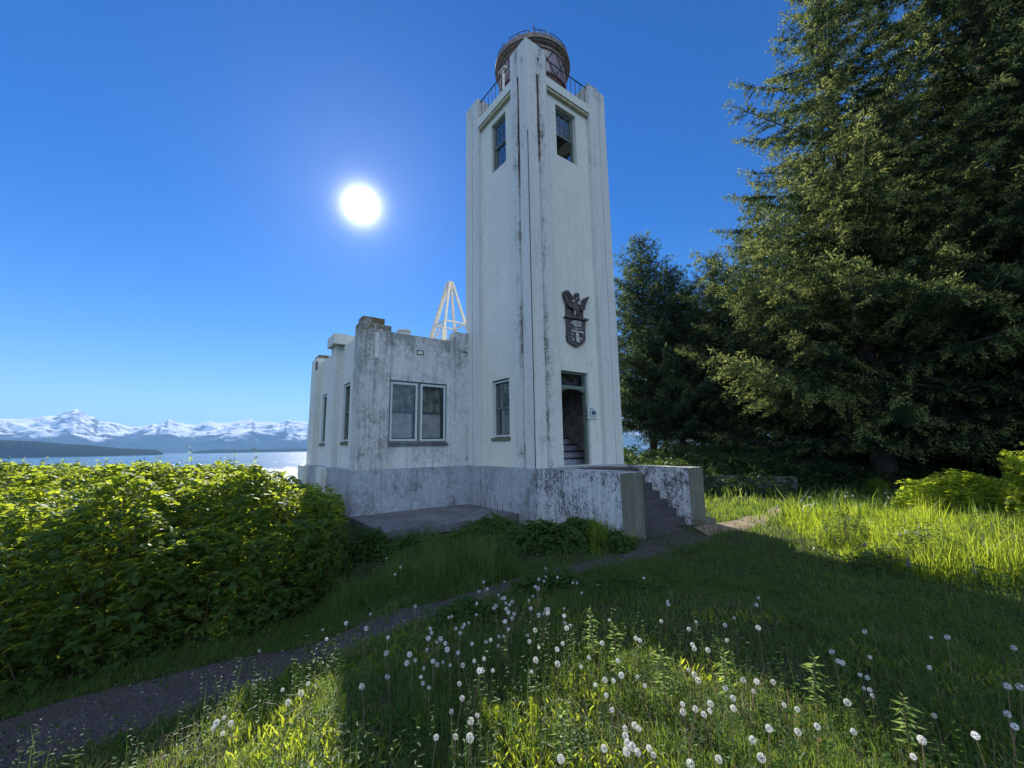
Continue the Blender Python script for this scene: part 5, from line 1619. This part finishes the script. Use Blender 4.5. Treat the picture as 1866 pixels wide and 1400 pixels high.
for zi, lst in buckets.items():
    lst.sort()
    far_ = ZONES[zi][4].startswith('the sunny tall')
    lst2 = []
    for k, (px, py) in enumerate(lst):
        frac = min(1, max(0, (py - 1000) / 400))
        want = 0.27 + 0.16 * frac + random.uniform(-.04, .05)
        hgt, tip, sm_ = min(stems, key=lambda s: abs(s[0] - want) + random.uniform(0, .03))
        sc = 1.45 if far_ else random.uniform(.72, 1.15)
        x, y, z = at(px, py, hgt * sc - 0.0)
        rz = random.uniform(0, 6.28)
        c, s = math.cos(rz), math.sin(rz)
        ox, oy = (tip[0] * c - tip[1] * s) * sc, (tip[0] * s + tip[1] * c) * sc
        root = empty('dandelion', (x - ox, y - oy, z), rz)
        root.scale = (sc, sc, sc)
        n_ = len(lst); 
        if k < n_ / 2: od = ORD[k] + ('leftmost ' if k == 0 else 'from the left ')
        else: od = ORD[n_ - 1 - k] + ('rightmost ' if k == n_ - 1 else 'from the right ')
        od = od.strip()
        if od.startswith('leftmost') or od.startswith('rightmost'): lb = f'dandelion clock, {od} of {ZONES[zi][4]}'
        else: lb = f'dandelion clock, {od} in {ZONES[zi][4]}'
        tag(root, lb, 'dandelion', 'dandelions gone to seed')
        so = bpy.data.objects.new('stem', sm_); so.parent = root; col.objects.link(so)
        ho = bpy.data.objects.new('seed_head', random.choice(puff_meshes)); ho.parent = root; ho.location = tip; col.objects.link(ho)
        co = bpy.data.objects.new('seed_core', core_me); co.parent = ho; col.objects.link(co)
        fo = bpy.data.objects.new('tufts', fil_me); fo.parent = ho; fo.rotation_euler = (random.random() * 6, random.random() * 6, 0); col.objects.link(fo)

# fireweed shoots: whorled narrow leaves
def fireweed(px, py, hgt, label, seed):
    x, y, z = at(px, py, hgt)
    g = np.random.default_rng(seed)
    root = empty('fireweed', (x, y, z)); tag(root, label, 'plant', 'leafy fireweed shoots in the foreground')
    lx, ly = g.normal(0, .02, 2)
    mb = MB(); tube_pts(mb, [Vector((lx * t, ly * t, hgt * t - .02)) for t in np.linspace(0, 1, 5)], .004, .002, 5)
    mb.build('stem', MAT['stem'], root)
    n = 34
    t = np.linspace(.30, 1.0, n)
    a = np.arange(n) * 2.4 + g.normal(0, .2, n)
    el = np.where(t > .93, 1.0, .25 + g.normal(0, .15, n))
    d = np.stack([np.cos(a) * np.cos(el), np.sin(a) * np.cos(el), np.sin(el)], -1)
    up = np.stack([-np.cos(a) * .3, -np.sin(a) * .3, np.ones(n)], -1)
    p = np.stack([lx * t, ly * t, hgt * t - .01], -1)
    L = .085 * g.uniform(.8, 1.25, n) * np.where(t > .9, .6, 1)
    # two segment leaf that arches over
    v = leaf_geo(p, d, up, L, L * .17, .25, .4)
    leaves_obj('leaves', v, MAT['fireweed'], root)
for k, (px, py, h, lb) in enumerate(((600 + 1490 / 3.11, 950 + 495 / 3.11, .50, 'tallest leafy fireweed shoot standing alone against the shaded lawn'), (600 + 1625 / 3.11, 950 + 585 / 3.11, .46, 'leafy fireweed shoot just right of the tallest one'),
        (600 + 1312 / 3.11, 950 + 1048 / 3.11, .40, 'pale fireweed shoot low at the bottom centre'), (1200 + 330 / 2.8, 950 + 665 / 2.8, .44, 'bright fireweed shoot with wide leaves in the lit grass right of centre'),
        (1200 + 770 / 2.8, 950 + 682 / 2.8, .44, 'bright fireweed shoot at the right end of the lit grass'), (1200 + 1240 / 2.8, 950 + 878 / 2.8, .40, 'fireweed shoot near the lower right corner, leaves spread wide'),
        (1200 + 22 / 2.8, 950 + 650 / 2.8, .45, 'fireweed shoot between the tallest pair and the lit grass'))):
    fireweed(px, py, h, lb, 40 + k)
# horsetail spears
def horsetail(px, py, hgt, label, seed):
    x, y, z = at(px, py, hgt)
    g = np.random.default_rng(seed)
    root = empty('horsetail', (x, y, z)); tag(root, label, 'plant', 'horsetail spears in the foreground')
    mb = MB(); tube_pts(mb, [Vector((0, 0, hgt * t - .02)) for t in np.linspace(0, 1, 4)], .003, .0015, 5); mb.build('stem', MAT['greenstem'], root)
    n = 90; t = np.linspace(.15, 1, n) + g.normal(0, .01, n); a = np.arange(n) * 2.4
    d = np.stack([np.cos(a), np.sin(a), np.full(n, 1.5)], -1); up = np.stack([-np.cos(a), -np.sin(a), np.ones(n)], -1)
    leaves_obj('leaves', leaf_geo(np.stack([0 * t, 0 * t, hgt * t - .03], -1), d, up, np.full(n, .030), np.full(n, .010), .1, .5), MAT['bush'], root)
for k, (px, py, h, lb) in enumerate(((883, 1268, .22, 'yellow-green horsetail spear at the bottom centre, leftmost of the bright pair'), (968, 1266, .24, 'brightest horsetail spear right of the bottom centre'),
        (978, 1280, .2, 'short horsetail spear leaning on the brightest one'), (905, 1282, .18, 'dim horsetail spear between the two bright ones'), (628, 1262, .22, 'shaded horsetail spear at the left of the dark grass'),
        (762, 1300, .18, 'low shaded horsetail spear left of centre'), (1040, 1223, .2, 'sunlit horsetail spear above the bright grass'))):
    horsetail(px, py, h, lb, 60 + k)
# lupines
def lupine(px, py, hgt, label, seed, mat, spike=.2, leafy=True, group='blue lupines in the sunlit grass', wd=.022):
    x, y, z = at(px, py, hgt)
    g = np.random.default_rng(seed)
    root = empty('lupine', (x, y, z)); tag(root, label, 'flower', group)
    mb = MB(); tube_pts(mb, [Vector((0, 0, hgt * t - .02)) for t in np.linspace(0, 1, 4)], .005, .003, 5); mb.build('stem', MAT['greenstem'], root)
    n = 70; t = np.linspace(0, 1, n); a = np.arange(n) * 2.4
    d = np.stack([np.cos(a), np.sin(a), np.full(n, .35)], -1); up = np.stack([0 * a, 0 * a, np.ones(n)], -1)
    w = wd * (1.15 - .75 * t)
    leaves_obj('flower_spike', leaf_geo(np.stack([0 * t, 0 * t, hgt - spike + spike * t], -1), d, up, w * 1.2, w * .5, .2, .6), mat, root)
    if leafy:
        V = []
        for q in range(11):
            a0 = g.uniform(0, 6.28); rr_ = g.uniform(.08, .22); hh = hgt * g.uniform(.25, .75)
            c = np.array([rr_ * math.cos(a0), rr_ * math.sin(a0), hh])
            a = np.linspace(0, 2 * math.pi, 8)[:-1] + g.random()
            d = np.stack([np.cos(a), np.sin(a), np.full(7, .15)], -1)
            V.append(leaf_geo(np.repeat(c[None], 7, 0), d, np.tile([0, 0, 1.0], (7, 1)), np.full(7, .065), np.full(7, .02), .1, .5))
        leaves_obj('leaves', V, MAT['lupin_leaf'], root)
for k, (px, py, lb) in enumerate(((1520, 910, 'pale lupine spike farthest back beside the bare dirt path'), (1806, 950, 'tallest dark blue lupine near the right edge'), (1789, 972, 'pale lilac lupine left of the tallest one'),
        (1844, 966, 'blue lupine closest to the right edge'), (1688, 956, 'dark lupine above the shadow line, right of the sunlit middle'), (1771, 1015, 'deep blue lupine in the shadow at the edge of the tall grass'),
        (1652, 1005, 'faint blue lupine low at the shadow edge'), (1545, 940, 'leafy lupine with hardly any bloom left of the others'), (1575, 985, 'dark leafy lupine in the near corner of the sunlit grass'))):
    lupine(px, py, .55, lb, 80 + k, MAT['lupin'], spike=.19 if k < 7 else .09, wd=.020)
for k, (u, v) in enumerate(((620, 1010), (683, 1003), (765, 955), (810, 1040), (892, 1030))):
    lupine(820 + u / 9.33, 800 + v / 9.33, .62, ('leftmost', 'second from the left', 'tallest middle', 'fourth from the left', 'rightmost')[k] + ' of the dark seed spikes in front of the tower plinth', 95 + k, MAT['dark_spike'], spike=.30, leafy=False, group='dark lupine seed spikes by the plinth', wd=.018)

# fallen leaves
def dead_leaf(px, py, h, L, label, seed, colr):
    x, y, z = at(px, py, h)
    g = np.random.default_rng(seed)
    a = g.uniform(0, 6.28)
    P = []
    n = 7
    for k in range(n):
        t = k / (n - 1); w = L * .32 * math.sin(math.pi * min(1, t * .9 + .06)) ** .8
        zz = .35 * L * (t - .5) ** 2
        for s in (-1, 0, 1): P.append((L * (t - .5), s * w, zz + .12 * L * abs(s) + .004))
    F = [[3 * k + s, 3 * k + s + 1, 3 * k + s + 4, 3 * k + s + 3] for k in range(n - 1) for s in (0, 1)]
    mb = MB(); mb.fn(P, F)
    o = mb.build('dead_leaf', colr); o.location = (x, y, z + h + .01); o.rotation_euler = (g.uniform(-.3, .3), g.uniform(-.3, .3), a)
    tag(o, label, 'leaf')
MAT['dead'] = leaf_mat('dry_leaf', (.30, .16, .07), (.42, .24, .11), (.5, .3, .12), .4)
dead_leaf(34, 1374, .03, .06, 'tan dead leaf lying on the gravel path at the lower left', 1, MAT['dead'])
dead_leaf(1090, 1070, .16, .07, 'orange dead leaf caught on the grass before the steps', 2, MAT['dead'])
dead_leaf(903, 1135, .12, .05, 'brown curled leaf among the dense shaded seed heads', 3, MAT['dead'])
dead_leaf(1490, 1352, .16, .05, 'orange withered leaf low at the right in the lit grass', 4, MAT['dead'])

# low stone wall under the trees
def stone_wall():
    a0 = at(1288, 880)[:2]; 
    c = Vector((18.6 * math.sin(R(27.9)), 18.6 * math.cos(R(27.9)), 0))
    rz = -R(24)
    g0 = float(gz(c.x, c.y))
    root = empty('stone_wall', (c.x, c.y, g0), rz)
    tag(root, 'low grey block wall under the trees beyond the far stair wall', 'wall')
    mb = MB(); mb.box(-1.9, 1.9, -.11, .11, -.2, .52); mb.build('mortar', MAT['step'], root)
    mb = MB()
    for r_ in range(3):
        x = -1.93 + (r_ % 2) * -.12
        while x < 1.85:
            w = random.uniform(.22, .32)
            mb.box(x, min(x + w, 1.95), -.135 - random.uniform(0, .015), .135 + random.uniform(0, .015), .03 + r_ * .18, .185 + r_ * .18)
            x += w + .022
    mb.build('stone_blocks', MAT['stone'], root)
    mb = MB(); mb.box(-1.97, 1.97, -.16, .16, .57, .64); mb.build('coping', MAT['stone'], root)
MAT['stone'] = simple('grey_stone', (0.13, 0.135, 0.125), .9, scale=6, var=.3)
stone_wall()

# ------------------------------------------------------------------ air
t = NT('sea_air')
vol = t.n('ShaderNodeVolumePrincipled', {'Color': (0.26, 0.54, 1.0, 1), 'Density': HAZE, 'Anisotropy': 0.0})
t.t.links.new(vol.outputs[0], t.out.inputs['Volume'])
mb = MB(); mb.box(-17400, 17400, -17400, 17400, -19, 1350)
hz_o = mb.build('haze', t.m)
tag(hz_o, kind='stuff')
